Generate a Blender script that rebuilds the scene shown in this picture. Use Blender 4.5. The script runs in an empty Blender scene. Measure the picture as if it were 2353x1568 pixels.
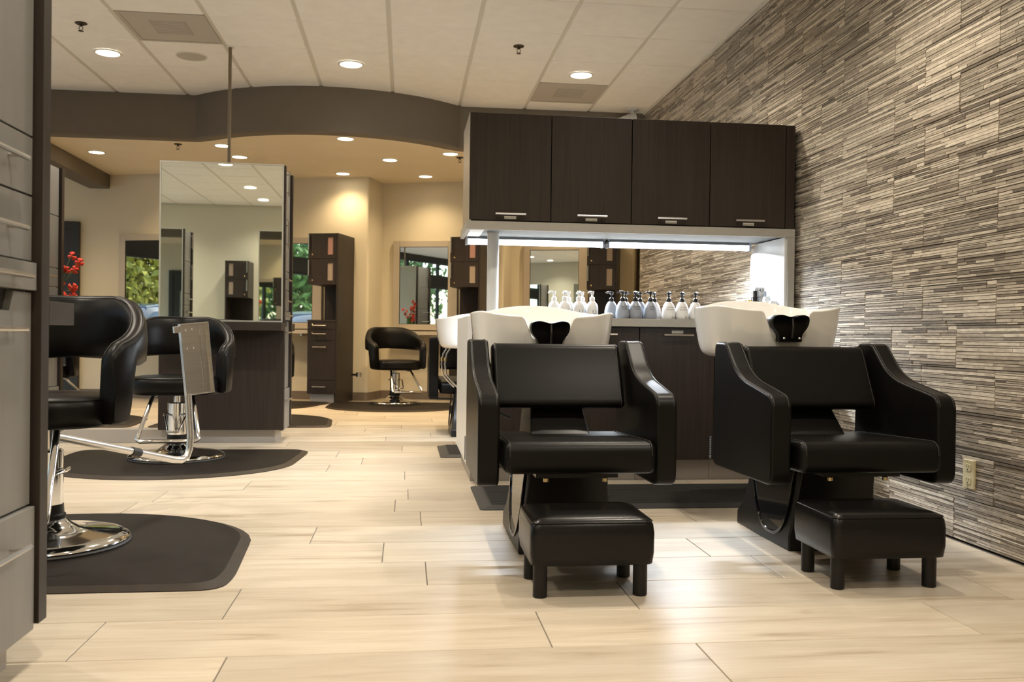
import bpy, bmesh, math, random
from mathutils import Vector, Matrix

SC = bpy.context.scene
COL = SC.collection
RND = random.Random(11)
PI = math.pi

# ------------------------------------------------------------------ camera
CAM_H = 0.8115
F_PX, YAW, PITCH, ROLL = 2063.90, 0.118316, -0.0062977, 0.012148
cam = bpy.data.cameras.new('camera'); cam.sensor_width = 36.0
cam.lens = F_PX / 2353.0 * 36.0
cam.clip_start = 0.05; cam.clip_end = 200
cam.dof.use_dof = True; cam.dof.focus_distance = 4.2; cam.dof.aperture_fstop = 5.6
cam_ob = bpy.data.objects.new('camera', cam); COL.objects.link(cam_ob)
_f = Vector((math.sin(YAW)*math.cos(PITCH), math.cos(YAW)*math.cos(PITCH), math.sin(PITCH)))
_r = Vector((math.cos(YAW), -math.sin(YAW), 0)); _u = _r.cross(_f)
_r2 = _r*math.cos(ROLL) + _u*math.sin(ROLL); _u2 = -_r*math.sin(ROLL) + _u*math.cos(ROLL)
_m = Matrix((( _r2.x, _u2.x, -_f.x), (_r2.y, _u2.y, -_f.y), (_r2.z, _u2.z, -_f.z)))
cam_ob.matrix_world = Matrix.Translation((0, 0, CAM_H)) @ _m.to_4x4()
SC.camera = cam_ob

# ------------------------------------------------------------------ world / view
SC.view_settings.view_transform = 'Standard'
SC.view_settings.look = 'None'
SC.view_settings.gamma = 1.0
SC.view_settings.use_curve_mapping = False
SC.view_settings.exposure = 0.0
W = bpy.data.worlds.new('sky'); SC.world = W; W.use_nodes = True
_nt = W.node_tree
_bg = _nt.nodes['Background']
_sky = _nt.nodes.new('ShaderNodeTexSky'); _sky.sky_type = 'NISHITA'
_sky.sun_disc = False; _sky.sun_elevation = math.radians(48); _sky.sun_rotation = math.radians(200)
_nt.links.new(_sky.outputs['Color'], _bg.inputs['Color'])
_bg.inputs['Strength'].default_value = 0.6

_sun = bpy.data.lights.new('sun', 'SUN'); _sun.energy = 5.0; _sun.angle = .01; _sun.color = (1, .95, .85)
_so = bpy.data.objects.new('sun', _sun); COL.objects.link(_so); _so.location = (20, 0, 30)
_so.rotation_euler = Vector((-.62, .22, -.75)).to_track_quat('-Z', 'Y').to_euler()
WARM = (1.0, 0.895, 0.74)       # downlights of the main room
GOLD = (1.0, 0.74, 0.42)       # downlights under the dropped ceiling
P_MAIN, P_INNER = 112.0, 92.0
LED_STRENGTH = 5.0
P_LED = 75.0

H = 2.934      # main ceiling
HI = 2.70      # dropped ceiling
XR = 2.237     # stone wall plane
SOF_Z = 2.54   # soffit lower edge

SC.cycles.max_bounces = 7; SC.cycles.diffuse_bounces = 3; SC.cycles.glossy_bounces = 5; SC.cycles.transparent_max_bounces = 8
SC.cycles.caustics_reflective = False; SC.cycles.caustics_refractive = False; SC.cycles.sample_clamp_indirect = 6.0

# ------------------------------------------------------------------ materials
def lin(h):
    h = h.lstrip('#'); o = []
    for i in (0, 2, 4):
        c = int(h[i:i+2], 16)/255.0
        o.append(c/12.92 if c <= .04045 else ((c+.055)/1.055)**2.4)
    return tuple(o)

def mat(name, col, rough=.5, metal=0.0, spec=.5, coat=0.0, noise=None, bump=None, var=0.0, emit=0.0, ecol=None, streak=None):
    """noise=(scale xyz, amount); bump=(scale, strength); var = per object brightness spread"""
    m = bpy.data.materials.new(name); m.use_nodes = True
    nt = m.node_tree; N = nt.nodes; L = nt.links
    b = N['Principled BSDF']
    if isinstance(col, str): col = lin(col)
    c4 = (*col, 1)
    b.inputs['Base Color'].default_value = c4
    b.inputs['Roughness'].default_value = rough
    b.inputs['Metallic'].default_value = metal
    b.inputs['Specular IOR Level'].default_value = spec
    b.inputs['Coat Weight'].default_value = coat
    if emit:
        b.inputs['Emission Color'].default_value = (*(ecol or col), 1)
        b.inputs['Emission Strength'].default_value = emit
    if noise or bump or var:
        tc = N.new('ShaderNodeTexCoord'); oi = N.new('ShaderNodeObjectInfo')
        ad = N.new('ShaderNodeVectorMath'); ad.operation = 'MULTIPLY_ADD'
        ad.inputs[1].default_value = (37.1, 19.7, 53.3)
        L.new(oi.outputs['Random'], ad.inputs[0]); L.new(tc.outputs['Object'], ad.inputs[2])
    cur = None
    if noise:
        mp = N.new('ShaderNodeMapping'); mp.inputs['Scale'].default_value = noise[0]
        L.new(ad.outputs[0], mp.inputs['Vector'])
        nz = N.new('ShaderNodeTexNoise'); nz.inputs['Scale'].default_value = 1.0
        nz.inputs['Detail'].default_value = 5; nz.inputs['Roughness'].default_value = .6
        L.new(mp.outputs[0], nz.inputs['Vector'])
        rp = N.new('ShaderNodeValToRGB')
        a = noise[1]
        rp.color_ramp.elements[0].position = .3; rp.color_ramp.elements[1].position = .72
        rp.color_ramp.elements[0].color = (*[max(0, x*(1-a)) for x in col], 1)
        hi = noise[2] if len(noise) > 2 else [min(1, x*(1+a)) for x in col]
        rp.color_ramp.elements[1].color = (*hi, 1)
        L.new(nz.outputs['Fac'], rp.inputs['Fac']); cur = rp.outputs['Color']
    if var:
        mr = N.new('ShaderNodeMapRange')
        mr.inputs['To Min'].default_value = 1-var; mr.inputs['To Max'].default_value = 1+var
        L.new(oi.outputs['Random'], mr.inputs['Value'])
        vm = N.new('ShaderNodeVectorMath'); vm.operation = 'SCALE'
        if cur: L.new(cur, vm.inputs[0])
        else: vm.inputs[0].default_value = col
        L.new(mr.outputs[0], vm.inputs['Scale']); cur = vm.outputs[0]
    if cur: L.new(cur, b.inputs['Base Color'])
    if bump:
        nb = N.new('ShaderNodeTexNoise'); nb.inputs['Scale'].default_value = bump[0]; nb.inputs['Detail'].default_value = 3
        L.new(ad.outputs[0], nb.inputs['Vector'])
        bp = N.new('ShaderNodeBump'); bp.inputs['Strength'].default_value = bump[1]; bp.inputs['Distance'].default_value = .002
        L.new(nb.outputs['Fac'], bp.inputs['Height']); L.new(bp.outputs[0], b.inputs['Normal'])
    return m

M = {}
M['ceiling'] = mat('ceiling_tile', (.93, .91, .865), .9, noise=((9, 9, 9), .03), bump=(140, .25))
M['grid'] = mat('ceiling_grid', (.68, .65, .58), .6)
M['wall_cream'] = mat('cream_paint', (.74, .67, .52), .75, noise=((2, 2, 2), .02), bump=(60, .08))
M['wall_olive'] = mat('olive_paint', (.68, .65, .52), .75, noise=((2, 2, 2), .02), bump=(60, .08))
M['taupe'] = mat('taupe_paint', (.150, .122, .088), .6, noise=((3, 3, 3), .06), bump=(60, .08))
M['inner_ceiling'] = mat('tan_ceiling_paint', (.90, .79, .59), .7, noise=((2, 2, 2), .03))
M['grout'] = mat('grout', (.13, .11, .09), .9)
M['wood'] = mat('dark_laminate', (.025, .018, .0142), .42, spec=.32, noise=((75, 75, 2.2), .2, (.036, .0262, .0208)), var=.04)
M['wood_h'] = mat('dark_laminate_cross', (.034, .026, .022), .42, spec=.35, noise=((2.2, 75, 75), .15, (.040, .031, .026)))
M['grey_lam'] = mat('grey_laminate', (.225, .222, .212), .38, noise=((25, 25, 3), .05))
M['lt_grey'] = mat('light_grey_laminate', (.36, .345, .31), .42, noise=((30, 30, 30), .03))
M['white_lam'] = mat('white_laminate', (.74, .75, .76), .35)
M['kick'] = mat('kick_metal', (.42, .39, .36), .45, metal=.35)
M['alu'] = mat('brushed_aluminium', (.62, .60, .57), .33, metal=1.0, noise=((4, 4, 120), .08))
M['chrome'] = mat('chrome', (.80, .80, .80), .07, metal=1.0)
M['steel'] = mat('satin_steel', (.60, .58, .55), .26, metal=1.0)
M['brass'] = mat('brass_lock', (.62, .48, .26), .25, metal=1.0)
M['mirror'] = mat('mirror_glass', (.86, .90, .86), .012, metal=1.0)
M['leather'] = mat('black_leather', (.0045, .0040, .0036), .35, spec=.17, noise=((6, 6, 6), .2), bump=(420, .10))
M['leather_g'] = mat('glossy_black_leather', (.0042, .0038, .0035), .26, spec=.26, bump=(160, .14))
M['stitch'] = mat('seam_thread', (.022, .020, .017), .6)
M['black_gloss'] = mat('black_gloss_plastic', (.006, .006, .007), .07, spec=.6)
M['black_satin'] = mat('black_satin_plastic', (.0065, .006, .0056), .36, spec=.3)
M['rubber'] = mat('black_rubber', (.014, .013, .012), .6)
M['mat'] = mat('brown_floor_mat', (.0135, .0105, .0082), .55, spec=.12, noise=((14, 14, 14), .22), bump=(240, .12))
M['mat_edge'] = mat('brown_mat_edge', (.028, .020, .0135), .5, spec=.2, noise=((9, 9, 9), .25))  # bevelled edge in a lighter brown than the mat surface
M['wash_mat'] = mat('ribbed_wash_mat', (.030, .029, .028), .6, noise=((3, 160, 3), .4))
M['ceramic'] = mat('white_ceramic', (.88, .87, .85), .08, spec=.6, coat=.4)
M['white_pl'] = mat('white_plastic', (.85, .86, .88), .32)
M['grey_pl'] = mat('blue_grey_plastic', (.30, .33, .39), .36)
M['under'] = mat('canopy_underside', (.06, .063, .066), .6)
M['post'] = mat('pale_grey_paint', (.62, .63, .64), .35)
M['bronze'] = mat('dark_bronze', (.07, .055, .04), .4, metal=.8)
M['rod'] = mat('bronze_rod', (.22, .18, .13), .45, metal=.7)
M['frame_alu'] = mat('mirror_edge_metal', (.72, .72, .69), .34, metal=.85)
M['ink'] = mat('black_ink', (.02, .02, .025), .6)
M['ink_lt'] = mat('pale_ink', (.30, .31, .34), .6)
M['ink_blue'] = mat('grey_blue_ink', (.20, .24, .30), .6)
M['paper'] = mat('label_paper', (.72, .70, .62), .6)
M['gold'] = mat('gold_cap', (.80, .58, .22), .28, metal=1.0)
M['gold_ink'] = mat('gold_ink', (.75, .58, .25), .4)
M['almond'] = mat('almond_plastic', (.66, .58, .36), .4)
M['slot'] = mat('dark_slot', (.02, .018, .015), .7)
M['frost'] = mat('frosted_pane', (.34, .27, .21), .35)
M['frost_r'] = mat('frosted_pane_red', (.44, .24, .20), .35)
M['frame_tan'] = mat('mirror_surround', (.50, .44, .36), .5)
M['base'] = mat('vinyl_baseboard', (.19, .15, .115), .55)
M['vent'] = mat('vent_mesh', (.50, .46, .40), .7)
M['vent_d'] = mat('vent_inside', (.40, .36, .31), .8)
M['white_trim'] = mat('white_trim', (.80, .78, .72), .5)
M['red'] = mat('poppy_petal', (.72, .045, .015), .5, noise=((30, 30, 30), .25))
M['stem'] = mat('flower_stem', (.16, .20, .05), .6)
M['vase'] = mat('green_vase', (.08, .16, .05), .2)
M['lamp'] = mat('lamp_lens', (1, .96, .88), .4, emit=14.0, ecol=(1.0, .90, .74))
M['lamp_in'] = mat('warm_lamp_lens', (1, .92, .75), .4, emit=16.0, ecol=(1.0, .84, .58))
M['led'] = mat('led_lens', (.95, .97, 1), .4, emit=LED_STRENGTH, ecol=(.86, .93, 1.0))
M['black_frame'] = mat('black_window_frame', (.012, .011, .010), .4)
M['concrete'] = mat('parking_concrete', (.50, .49, .46), .85, noise=((1, 1, 1), .12))
M['bark'] = mat('bark', (.10, .075, .05), .9)
M['leaf_y'] = mat('yellow_leaf', (.52, .46, .07), .6, var=.3)
M['leaf_g'] = mat('green_leaf', (.13, .24, .05), .6, var=.3)
M['car_blue'] = mat('blue_car_paint', (.045, .12, .26), .2, coat=.8)
M['car_white'] = mat('white_car_paint', (.70, .72, .74), .2, coat=.8)
M['car_glass'] = mat('car_glass', (.03, .04, .05), .05)
M['tyre'] = mat('tyre', (.02, .02, .02), .8)

def stone_material():
    m = bpy.data.materials.new('split_stone'); m.use_nodes = True
    nt = m.node_tree; N = nt.nodes; L = nt.links; b = N['Principled BSDF']
    at = N.new('ShaderNodeAttribute'); at.attribute_name = 'strip'
    tc = N.new('ShaderNodeTexCoord'); oi = N.new('ShaderNodeObjectInfo')
    ad = N.new('ShaderNodeVectorMath'); ad.operation = 'MULTIPLY_ADD'; ad.inputs[1].default_value = (31, 17, 23)
    L.new(oi.outputs['Random'], ad.inputs[0]); L.new(tc.outputs['Object'], ad.inputs[2])
    mp = N.new('ShaderNodeMapping'); mp.inputs['Scale'].default_value = (60, 28, 110); L.new(ad.outputs[0], mp.inputs['Vector'])
    nz = N.new('ShaderNodeTexNoise'); nz.inputs['Scale'].default_value = 1; nz.inputs['Detail'].default_value = 4
    L.new(mp.outputs[0], nz.inputs['Vector'])
    mr = N.new('ShaderNodeMapRange'); mr.inputs['From Min'].default_value = .3; mr.inputs['From Max'].default_value = .7
    mr.inputs['To Min'].default_value = .78; mr.inputs['To Max'].default_value = 1.2; L.new(nz.outputs['Fac'], mr.inputs['Value'])
    mo = N.new('ShaderNodeMapRange'); mo.inputs['To Min'].default_value = .90; mo.inputs['To Max'].default_value = 1.10; L.new(oi.outputs['Random'], mo.inputs['Value'])
    mu = N.new('ShaderNodeMath'); mu.operation = 'MULTIPLY'; L.new(mr.outputs[0], mu.inputs[0]); L.new(mo.outputs[0], mu.inputs[1])
    vs = N.new('ShaderNodeVectorMath'); vs.operation = 'SCALE'; L.new(at.outputs['Color'], vs.inputs[0]); L.new(mu.outputs[0], vs.inputs['Scale'])
    L.new(vs.outputs[0], b.inputs['Base Color'])
    b.inputs['Roughness'].default_value = .62
    bp = N.new('ShaderNodeBump'); bp.inputs['Strength'].default_value = .5; bp.inputs['Distance'].default_value = .003
    L.new(nz.outputs['Fac'], bp.inputs['Height']); L.new(bp.outputs[0], b.inputs['Normal'])
    return m
M['stone'] = stone_material()

def plank_material():
    m = bpy.data.materials.new('pale_wood_look_plank'); m.use_nodes = True
    nt = m.node_tree; N = nt.nodes; L = nt.links; b = N['Principled BSDF']
    tc = N.new('ShaderNodeTexCoord'); oi = N.new('ShaderNodeObjectInfo')
    ad = N.new('ShaderNodeVectorMath'); ad.operation = 'MULTIPLY_ADD'; ad.inputs[1].default_value = (41, 23, 0)
    L.new(oi.outputs['Random'], ad.inputs[0]); L.new(tc.outputs['Object'], ad.inputs[2])
    def nz(scale, detail, sx, sy, dist=0):
        mp = N.new('ShaderNodeMapping'); mp.inputs['Scale'].default_value = (sx, sy, 1); L.new(ad.outputs[0], mp.inputs['Vector'])
        n = N.new('ShaderNodeTexNoise'); n.inputs['Scale'].default_value = scale; n.inputs['Detail'].default_value = detail
        n.inputs['Distortion'].default_value = dist; n.inputs['Roughness'].default_value = .62
        L.new(mp.outputs[0], n.inputs['Vector']); return n.outputs['Fac']
    a = nz(1, 6, 1.3, 13, .8)
    rp = N.new('ShaderNodeValToRGB'); e = rp.color_ramp.elements
    e[0].position = .28; e[0].color = (.355, .28, .195, 1); e[1].position = .62; e[1].color = (.60, .525, .42, 1)
    k = e.new(.42); k.color = (.525, .445, .34, 1)
    L.new(a, rp.inputs['Fac'])
    c = nz(1, 8, 5, 110)
    mr = N.new('ShaderNodeMapRange'); mr.inputs['From Min'].default_value = .3; mr.inputs['From Max'].default_value = .7
    mr.inputs['To Min'].default_value = .90; mr.inputs['To Max'].default_value = 1.06; L.new(c, mr.inputs['Value'])
    mo = N.new('ShaderNodeMapRange'); mo.inputs['To Min'].default_value = .87; mo.inputs['To Max'].default_value = 1.06; L.new(oi.outputs['Random'], mo.inputs['Value'])
    mu = N.new('ShaderNodeMath'); mu.operation = 'MULTIPLY'; L.new(mr.outputs[0], mu.inputs[0]); L.new(mo.outputs[0], mu.inputs[1])
    vs = N.new('ShaderNodeVectorMath'); vs.operation = 'SCALE'; L.new(rp.outputs[0], vs.inputs[0]); L.new(mu.outputs[0], vs.inputs['Scale'])
    L.new(vs.outputs[0], b.inputs['Base Color'])
    b.inputs['Roughness'].default_value = .36; b.inputs['Specular IOR Level'].default_value = .4
    bp = N.new('ShaderNodeBump'); bp.inputs['Strength'].default_value = .10; bp.inputs['Distance'].default_value = .002
    L.new(c, bp.inputs['Height']); L.new(bp.outputs[0], b.inputs['Normal'])
    return m
M['plank'] = plank_material()

def glass_material():
    m = bpy.data.materials.new('window_glass'); m.use_nodes = True
    nt = m.node_tree; N = nt.nodes; L = nt.links
    for n in list(N):
        if n.type != 'OUTPUT_MATERIAL': N.remove(n)
    out = [n for n in N if n.type == 'OUTPUT_MATERIAL'][0]
    tr = N.new('ShaderNodeBsdfTransparent'); tr.inputs['Color'].default_value = (.93, .96, .95, 1)
    gl = N.new('ShaderNodeBsdfGlossy'); gl.inputs['Roughness'].default_value = .01
    lw = N.new('ShaderNodeLayerWeight'); pw = N.new('ShaderNodeMath'); pw.operation = 'POWER'; pw.inputs[1].default_value = 5.0; L.new(lw.outputs['Facing'], pw.inputs[0])
    fr = N.new('ShaderNodeMath'); fr.operation = 'MULTIPLY_ADD'; fr.inputs[1].default_value = .6; fr.inputs[2].default_value = .03; L.new(pw.outputs[0], fr.inputs[0])
    mx = N.new('ShaderNodeMixShader'); L.new(fr.outputs[0], mx.inputs[0]); L.new(tr.outputs[0], mx.inputs[1]); L.new(gl.outputs[0], mx.inputs[2])
    L.new(mx.outputs[0], out.inputs['Surface'])
    return m
M['glass'] = glass_material()

# ------------------------------------------------------------------ mesh helpers
class MB:
    def __init__(s): s.v = []; s.f = []
    def add(s, vs, fs):
        o = len(s.v); s.v += [tuple(p) for p in vs]; s.f += [tuple(i+o for i in f) for f in fs]; return s
    def box(s, x0, x1, y0, y1, z0, z1):
        return s.add([(x0,y0,z0),(x1,y0,z0),(x1,y1,z0),(x0,y1,z0),(x0,y0,z1),(x1,y0,z1),(x1,y1,z1),(x0,y1,z1)],
                     [(0,3,2,1),(4,5,6,7),(0,1,5,4),(1,2,6,5),(2,3,7,6),(3,0,4,7)])
    def prism(s, poly, axis, a, b):
        n = len(poly)
        def P(p, t): return {'x': (t, p[0], p[1]), 'y': (p[0], t, p[1]), 'z': (p[0], p[1], t)}[axis]
        vs = [P(p, a) for p in poly] + [P(p, b) for p in poly]
        fs = [tuple(range(n))[::-1], tuple(range(n, 2*n))] + [(i, (i+1) % n, n+(i+1) % n, n+i) for i in range(n)]
        return s.add(vs, fs)
    def tube(s, pts, r, n=8, closed=False):
        pts = [Vector(p) for p in pts]; k = len(pts); rr = r if isinstance(r, (list, tuple)) else [r]*k
        rings = []; t0 = None; up = None
        for i in range(k):
            if closed: t = (pts[(i+1) % k]-pts[i-1]).normalized()
            else: t = (pts[min(i+1, k-1)]-pts[max(i-1, 0)]).normalized()
            if up is None:
                up = Vector((0, 0, 1)) if abs(t.z) < .9 else Vector((1, 0, 0))
                up = (up - t*up.dot(t)).normalized()
            else:
                up = (up - t*up.dot(t)).normalized()
            sd = t.cross(up)
            rings.append([pts[i] + (up*math.cos(2*PI*j/n)+sd*math.sin(2*PI*j/n))*rr[i] for j in range(n)])
        vs = [p for q in rings for p in q]; fs = []
        m = k if closed else k-1
        for i in range(m):
            a, b = i*n, ((i+1) % k)*n
            fs += [(a+j, a+(j+1) % n, b+(j+1) % n, b+j) for j in range(n)]
        if not closed: fs += [tuple(range(n))[::-1], tuple(range((k-1)*n, k*n))]
        return s.add(vs, fs)
    def lathe(s, prof, n=24, c=(0, 0), z0=0, sx=1, sy=1):
        vs = []; fs = []
        for r, z in prof:
            vs += [(c[0]+sx*r*math.cos(2*PI*j/n), c[1]+sy*r*math.sin(2*PI*j/n), z0+z) for j in range(n)]
        for i in range(len(prof)-1):
            a, b = i*n, (i+1)*n
            fs += [(a+j, a+(j+1) % n, b+(j+1) % n, b+j) for j in range(n)]
        fs += [tuple(range(n))[::-1], tuple(range((len(prof)-1)*n, len(prof)*n))]
        return s.add(vs, fs)
    def ring(s, prof, n=28, c=(0, 0), z0=0):
        k = len(prof); vs = []; fs = []
        for r, z in prof: vs += [(c[0]+r*math.cos(2*PI*j/n), c[1]+r*math.sin(2*PI*j/n), z0+z) for j in range(n)]
        for i in range(k):
            a, b = i*n, ((i+1) % k)*n; fs += [(a+j, a+(j+1) % n, b+(j+1) % n, b+j) for j in range(n)]
        return s.add(vs, fs)
    def loft(s, rings, caps=True, closed=False):
        n = len(rings[0]); vs = [p for q in rings for p in q]; fs = []; k = len(rings)
        for i in range(k if closed else k-1):
            a, b = i*n, ((i+1) % k)*n
            fs += [(a+j, a+(j+1) % n, b+(j+1) % n, b+j) for j in range(n)]
        if caps and not closed: fs += [tuple(range(n))[::-1], tuple(range((k-1)*n, k*n))]
        return s.add(vs, fs)
    def mesh(s, name):
        me = bpy.data.meshes.new(name); me.from_pydata(s.v, [], s.f); me.update()
        bm = bmesh.new(); bm.from_mesh(me); bmesh.ops.recalc_face_normals(bm, faces=bm.faces); bm.to_mesh(me); bm.free()
        return me
    def build(s, name, m, parent=None, loc=None, smooth=0, bev=0.0, seg=2, sub=0, rotz=0.0, world=False):
        me = s.mesh(name)
        if world and parent is not None:
            off = Vector((0, 0, 0)); q = parent
            while q is not None: off += q.location; q = q.parent
            me.transform(Matrix.Translation(-off))
        return obj(name, me, m, parent, loc, smooth, bev, seg, sub, rotz)

def obj(name, me, m, parent=None, loc=None, smooth=0, bev=0.0, seg=2, sub=0, rotz=0.0):
    o = bpy.data.objects.new(name, me); COL.objects.link(o)
    if m is not None and not me.materials: me.materials.append(M[m] if isinstance(m, str) else m)
    if smooth:
        me.shade_smooth()
        if smooth < 180: me.set_sharp_from_angle(angle=math.radians(smooth))
    if parent is not None: o.parent = parent
    if loc is not None: o.location = loc
    if rotz: o.rotation_euler = (0, 0, rotz)
    if bev:
        b = o.modifiers.new('bevel', 'BEVEL'); b.width = bev; b.segments = seg; b.limit_method = 'ANGLE'; b.angle_limit = math.radians(40)
        if not smooth:
            me.shade_smooth(); b.harden_normals = True
            me.set_sharp_from_angle(angle=math.radians(45))
    if sub:
        q = o.modifiers.new('subdivision', 'SUBSURF'); q.levels = sub; q.render_levels = sub
    return o

def tag(o, label=None, cat=None, group=None, kind=None):
    if label: o['label'] = label
    if cat: o['category'] = cat
    if group: o['group'] = group
    if kind: o['kind'] = kind
    return o

def thing(name, label, cat, loc=(0, 0, 0), rotz=0.0, group=None):
    o = bpy.data.objects.new(name, None); COL.objects.link(o); o.empty_display_size = .1
    o.location = loc; o.rotation_euler = (0, 0, rotz)
    return tag(o, label, cat, group)

def kids(o): return [c for c in bpy.data.objects if c.parent == o]

def copy_tree(o, parent=None, loc=None, rotz=None, label=None, group=None):
    c = o.copy(); COL.objects.link(c); c.parent = parent
    if loc is not None: c.location = loc
    if rotz is not None: c.rotation_euler = (0, 0, rotz)
    if label: c['label'] = label
    if group: c['group'] = group
    for k in kids(o): copy_tree(k, c)
    return c

def text_mesh(txt, size, align='CENTER', depth=0.0004, shear=0.0, space=1.0):
    cu = bpy.data.curves.new('lettering', 'FONT'); cu.body = txt; cu.size = size; cu.align_x = align; cu.align_y = 'CENTER'
    cu.resolution_u = 2; cu.extrude = depth/2; cu.shear = shear; cu.space_character = space
    o = bpy.data.objects.new('lettering', cu); COL.objects.link(o)
    dg = bpy.context.evaluated_depsgraph_get()
    me = bpy.data.meshes.new_from_object(o.evaluated_get(dg))
    bpy.data.objects.remove(o); bpy.data.curves.remove(cu)
    return me

def text_flat(txt, size, m, parent, loc, align='CENTER', rot=(PI/2, 0, 0), **kw):
    me = text_mesh(txt, size, align, **kw)
    me.materials.clear(); me.materials.append(M[m])
    o = bpy.data.objects.new('lettering', me); COL.objects.link(o); o.parent = parent; o.location = loc; o.rotation_euler = rot
    return o

def text_round(txt, size, m, parent, rfun, z, ang0=-PI/2, **kw):
    """lettering wrapped on a round bottle whose radius at height z is rfun(z)"""
    me = text_mesh(txt, size, **kw)
    for v in me.vertices:
        zz = z + v.co.y; r = rfun(zz) + .0006 + v.co.z
        a = ang0 + v.co.x/max(rfun(zz), .01)
        v.co = (r*math.cos(a), r*math.sin(a), zz)
    me.materials.clear(); me.materials.append(M[m])
    o = bpy.data.objects.new('lettering', me); COL.objects.link(o); o.parent = parent
    return o

def arc(cx, cy, r, a0, a1, n): return [(cx+r*math.cos(a0+(a1-a0)*i/n), cy+r*math.sin(a0+(a1-a0)*i/n)) for i in range(n+1)]
def bar_handle(parent, p0, p1, out, r=.006, name='handle', m='steel'):
    """bar handle from p0 to p1, standing off its door by vector out"""
    p0, p1, out = Vector(p0), Vector(p1), Vector(out); d = (p1-p0)
    b = MB().tube([p0+out, p1+out], r, 8)
    for t in (.14, .86):
        q = p0 + d*t; b.tube([q, q+out], r*.75, 6)
    return b.build(name, m, parent, smooth=40)
def downlight(name, label, x, y, z, power, col, lens, group, size=.085):
    t = thing(name, label, 'ceiling light', (x, y, z), group=group)
    MB().ring([(size-.001, 0), (size+.016, 0), (size+.018, -.004), (size+.004, -.008), (size-.001, -.005)], 28).build('trim_ring', 'white_trim', t, smooth=40)
    MB().lathe([(.001, -.0015), (size, -.0015), (size, -.0030), (.001, -.0030)], 28).build('lens', lens, t)
    L = bpy.data.lights.new('downlight', 'SPOT'); L.energy = power; L.color = col; L.spot_size = math.radians(136); L.spot_blend = 1.0; L.shadow_soft_size = .055
    lo = bpy.data.objects.new('downlight_lamp', L); COL.objects.link(lo); lo.parent = t; lo.location = (0, 0, -.05)
    return t

# ------------------------------------------------------------------ lamps of the room (positions measured from the ceiling grid)
MAIN_X = (-4.10, -2.276, -.448, 1.392); MAIN_Y = (7.18, 5.35, 3.52, 1.69, -.14, -1.36)
for j, y in enumerate(MAIN_Y):
    for x in MAIN_X:
        if j == 0 and x == -2.276: lab = 'round recessed downlight left of the ceiling speaker'
        elif j == 0 and x == -.448: lab = 'round recessed downlight in the middle of the tiled ceiling, above the curved soffit'
        elif j == 0 and x == 1.392: lab = 'round recessed downlight beside the square ceiling vent above the wall cabinets'
        else: lab = 'recessed downlight out of view in the tiled ceiling behind or left of the camera'
        downlight('recessed_downlight', lab, x, y, H-.004, P_MAIN*(1, 1, 1, .95, .95, .7)[j], WARM, 'lamp', 'downlights in the tiled ceiling')
INNER = [(-3.263, 9.965, 'bright recessed lamp in the tan ceiling at far left, beside the dark beam'),
         (-1.855, 9.385, 'recessed lamp in the tan ceiling touching the left of the thin mirror rod'),
         (-1.792, 9.956, 'recessed lamp in the tan ceiling just right of the thin mirror rod'),
         (-.596, 8.838, 'recessed lamp half hidden by the lower edge of the curved soffit'),
         (-.187, 9.834, 'recessed lamp in the tan ceiling in front of the back wall corner'),
         (.446, 9.389, 'recessed lamp in the tan ceiling next to the wall cabinet side'),
         (-.752, 10.775, 'small recessed lamp close to the back wall left of the corner'),
         (.219, 10.783, 'small recessed lamp close to the back wall right of the corner'),
         (1.45, 9.6, 'recessed lamp hidden behind the wall cabinets, near the stone wall'),
         (1.86, 10.75, 'small recessed lamp hidden behind the wall cabinets, close to the back wall'),
         (-2.45, 10.75, 'small recessed lamp behind the hanging mirror, close to the back wall')]
for x, y, lab in INNER:
    near = y > 10.5
    downlight('recessed_lamp', lab, x, y, HI-.002, P_INNER*(.42 if near else 1), GOLD, 'lamp_in', 'lamps in the dropped ceiling', .075)

# ------------------------------------------------------------------ floor of planks
def struct(o): o['kind'] = 'structure'; return o
floor = struct(MB().box(-7.0, 3.1, -2.2, 11.8, -.10, -.0025).build('floor', 'grout'))
PW, PL, PY0 = .3032, 1.208, 2.002
JX = {0: .775, 1: .39, 2: -.505, 3: .08, 4: -.073, 5: -.357, 6: .077, 7: -.039, 8: .023, 9: -.822, 10: .006, 11: -.452, 12: -.263,
      13: -.442, 14: -.013, 15: -.838, 16: -.141, 17: .212, 18: -.326, 19: -.023, 20: -.61, 21: .259, 22: -.186, 23: -.47}
def in_view(x, y, z, mx=60):
    d = Vector((x, y, z-CAM_H)); c = d.dot(_f)
    if c < .3: return False
    px = 1176.5 + F_PX*d.dot(_r2)/c; py = 784 - F_PX*d.dot(_u2)/c
    return -mx < px < 2353+mx and -mx < py < 1568+mx
def plank_mb(w):
    g = .0016; b = .0012
    return MB().add([(g, g, -.011), (w-g, g, -.011), (w-g, PW-g, -.011), (g, PW-g, -.011), (g, g, -b), (w-g, g, -b), (w-g, PW-g, -b), (g, PW-g, -b),
                     (g+b, g+b, 0), (w-g-b, g+b, 0), (w-g-b, PW-g-b, 0), (g+b, PW-g-b, 0)],
                    [(0,1,5,4),(1,2,6,5),(2,3,7,6),(3,0,4,7),(4,5,9,8),(5,6,10,9),(6,7,11,10),(7,4,8,11),(8,9,10,11)])
_full = plank_mb(PL).mesh('plank'); _full.materials.append(M['plank'])
rest = MB()
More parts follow.
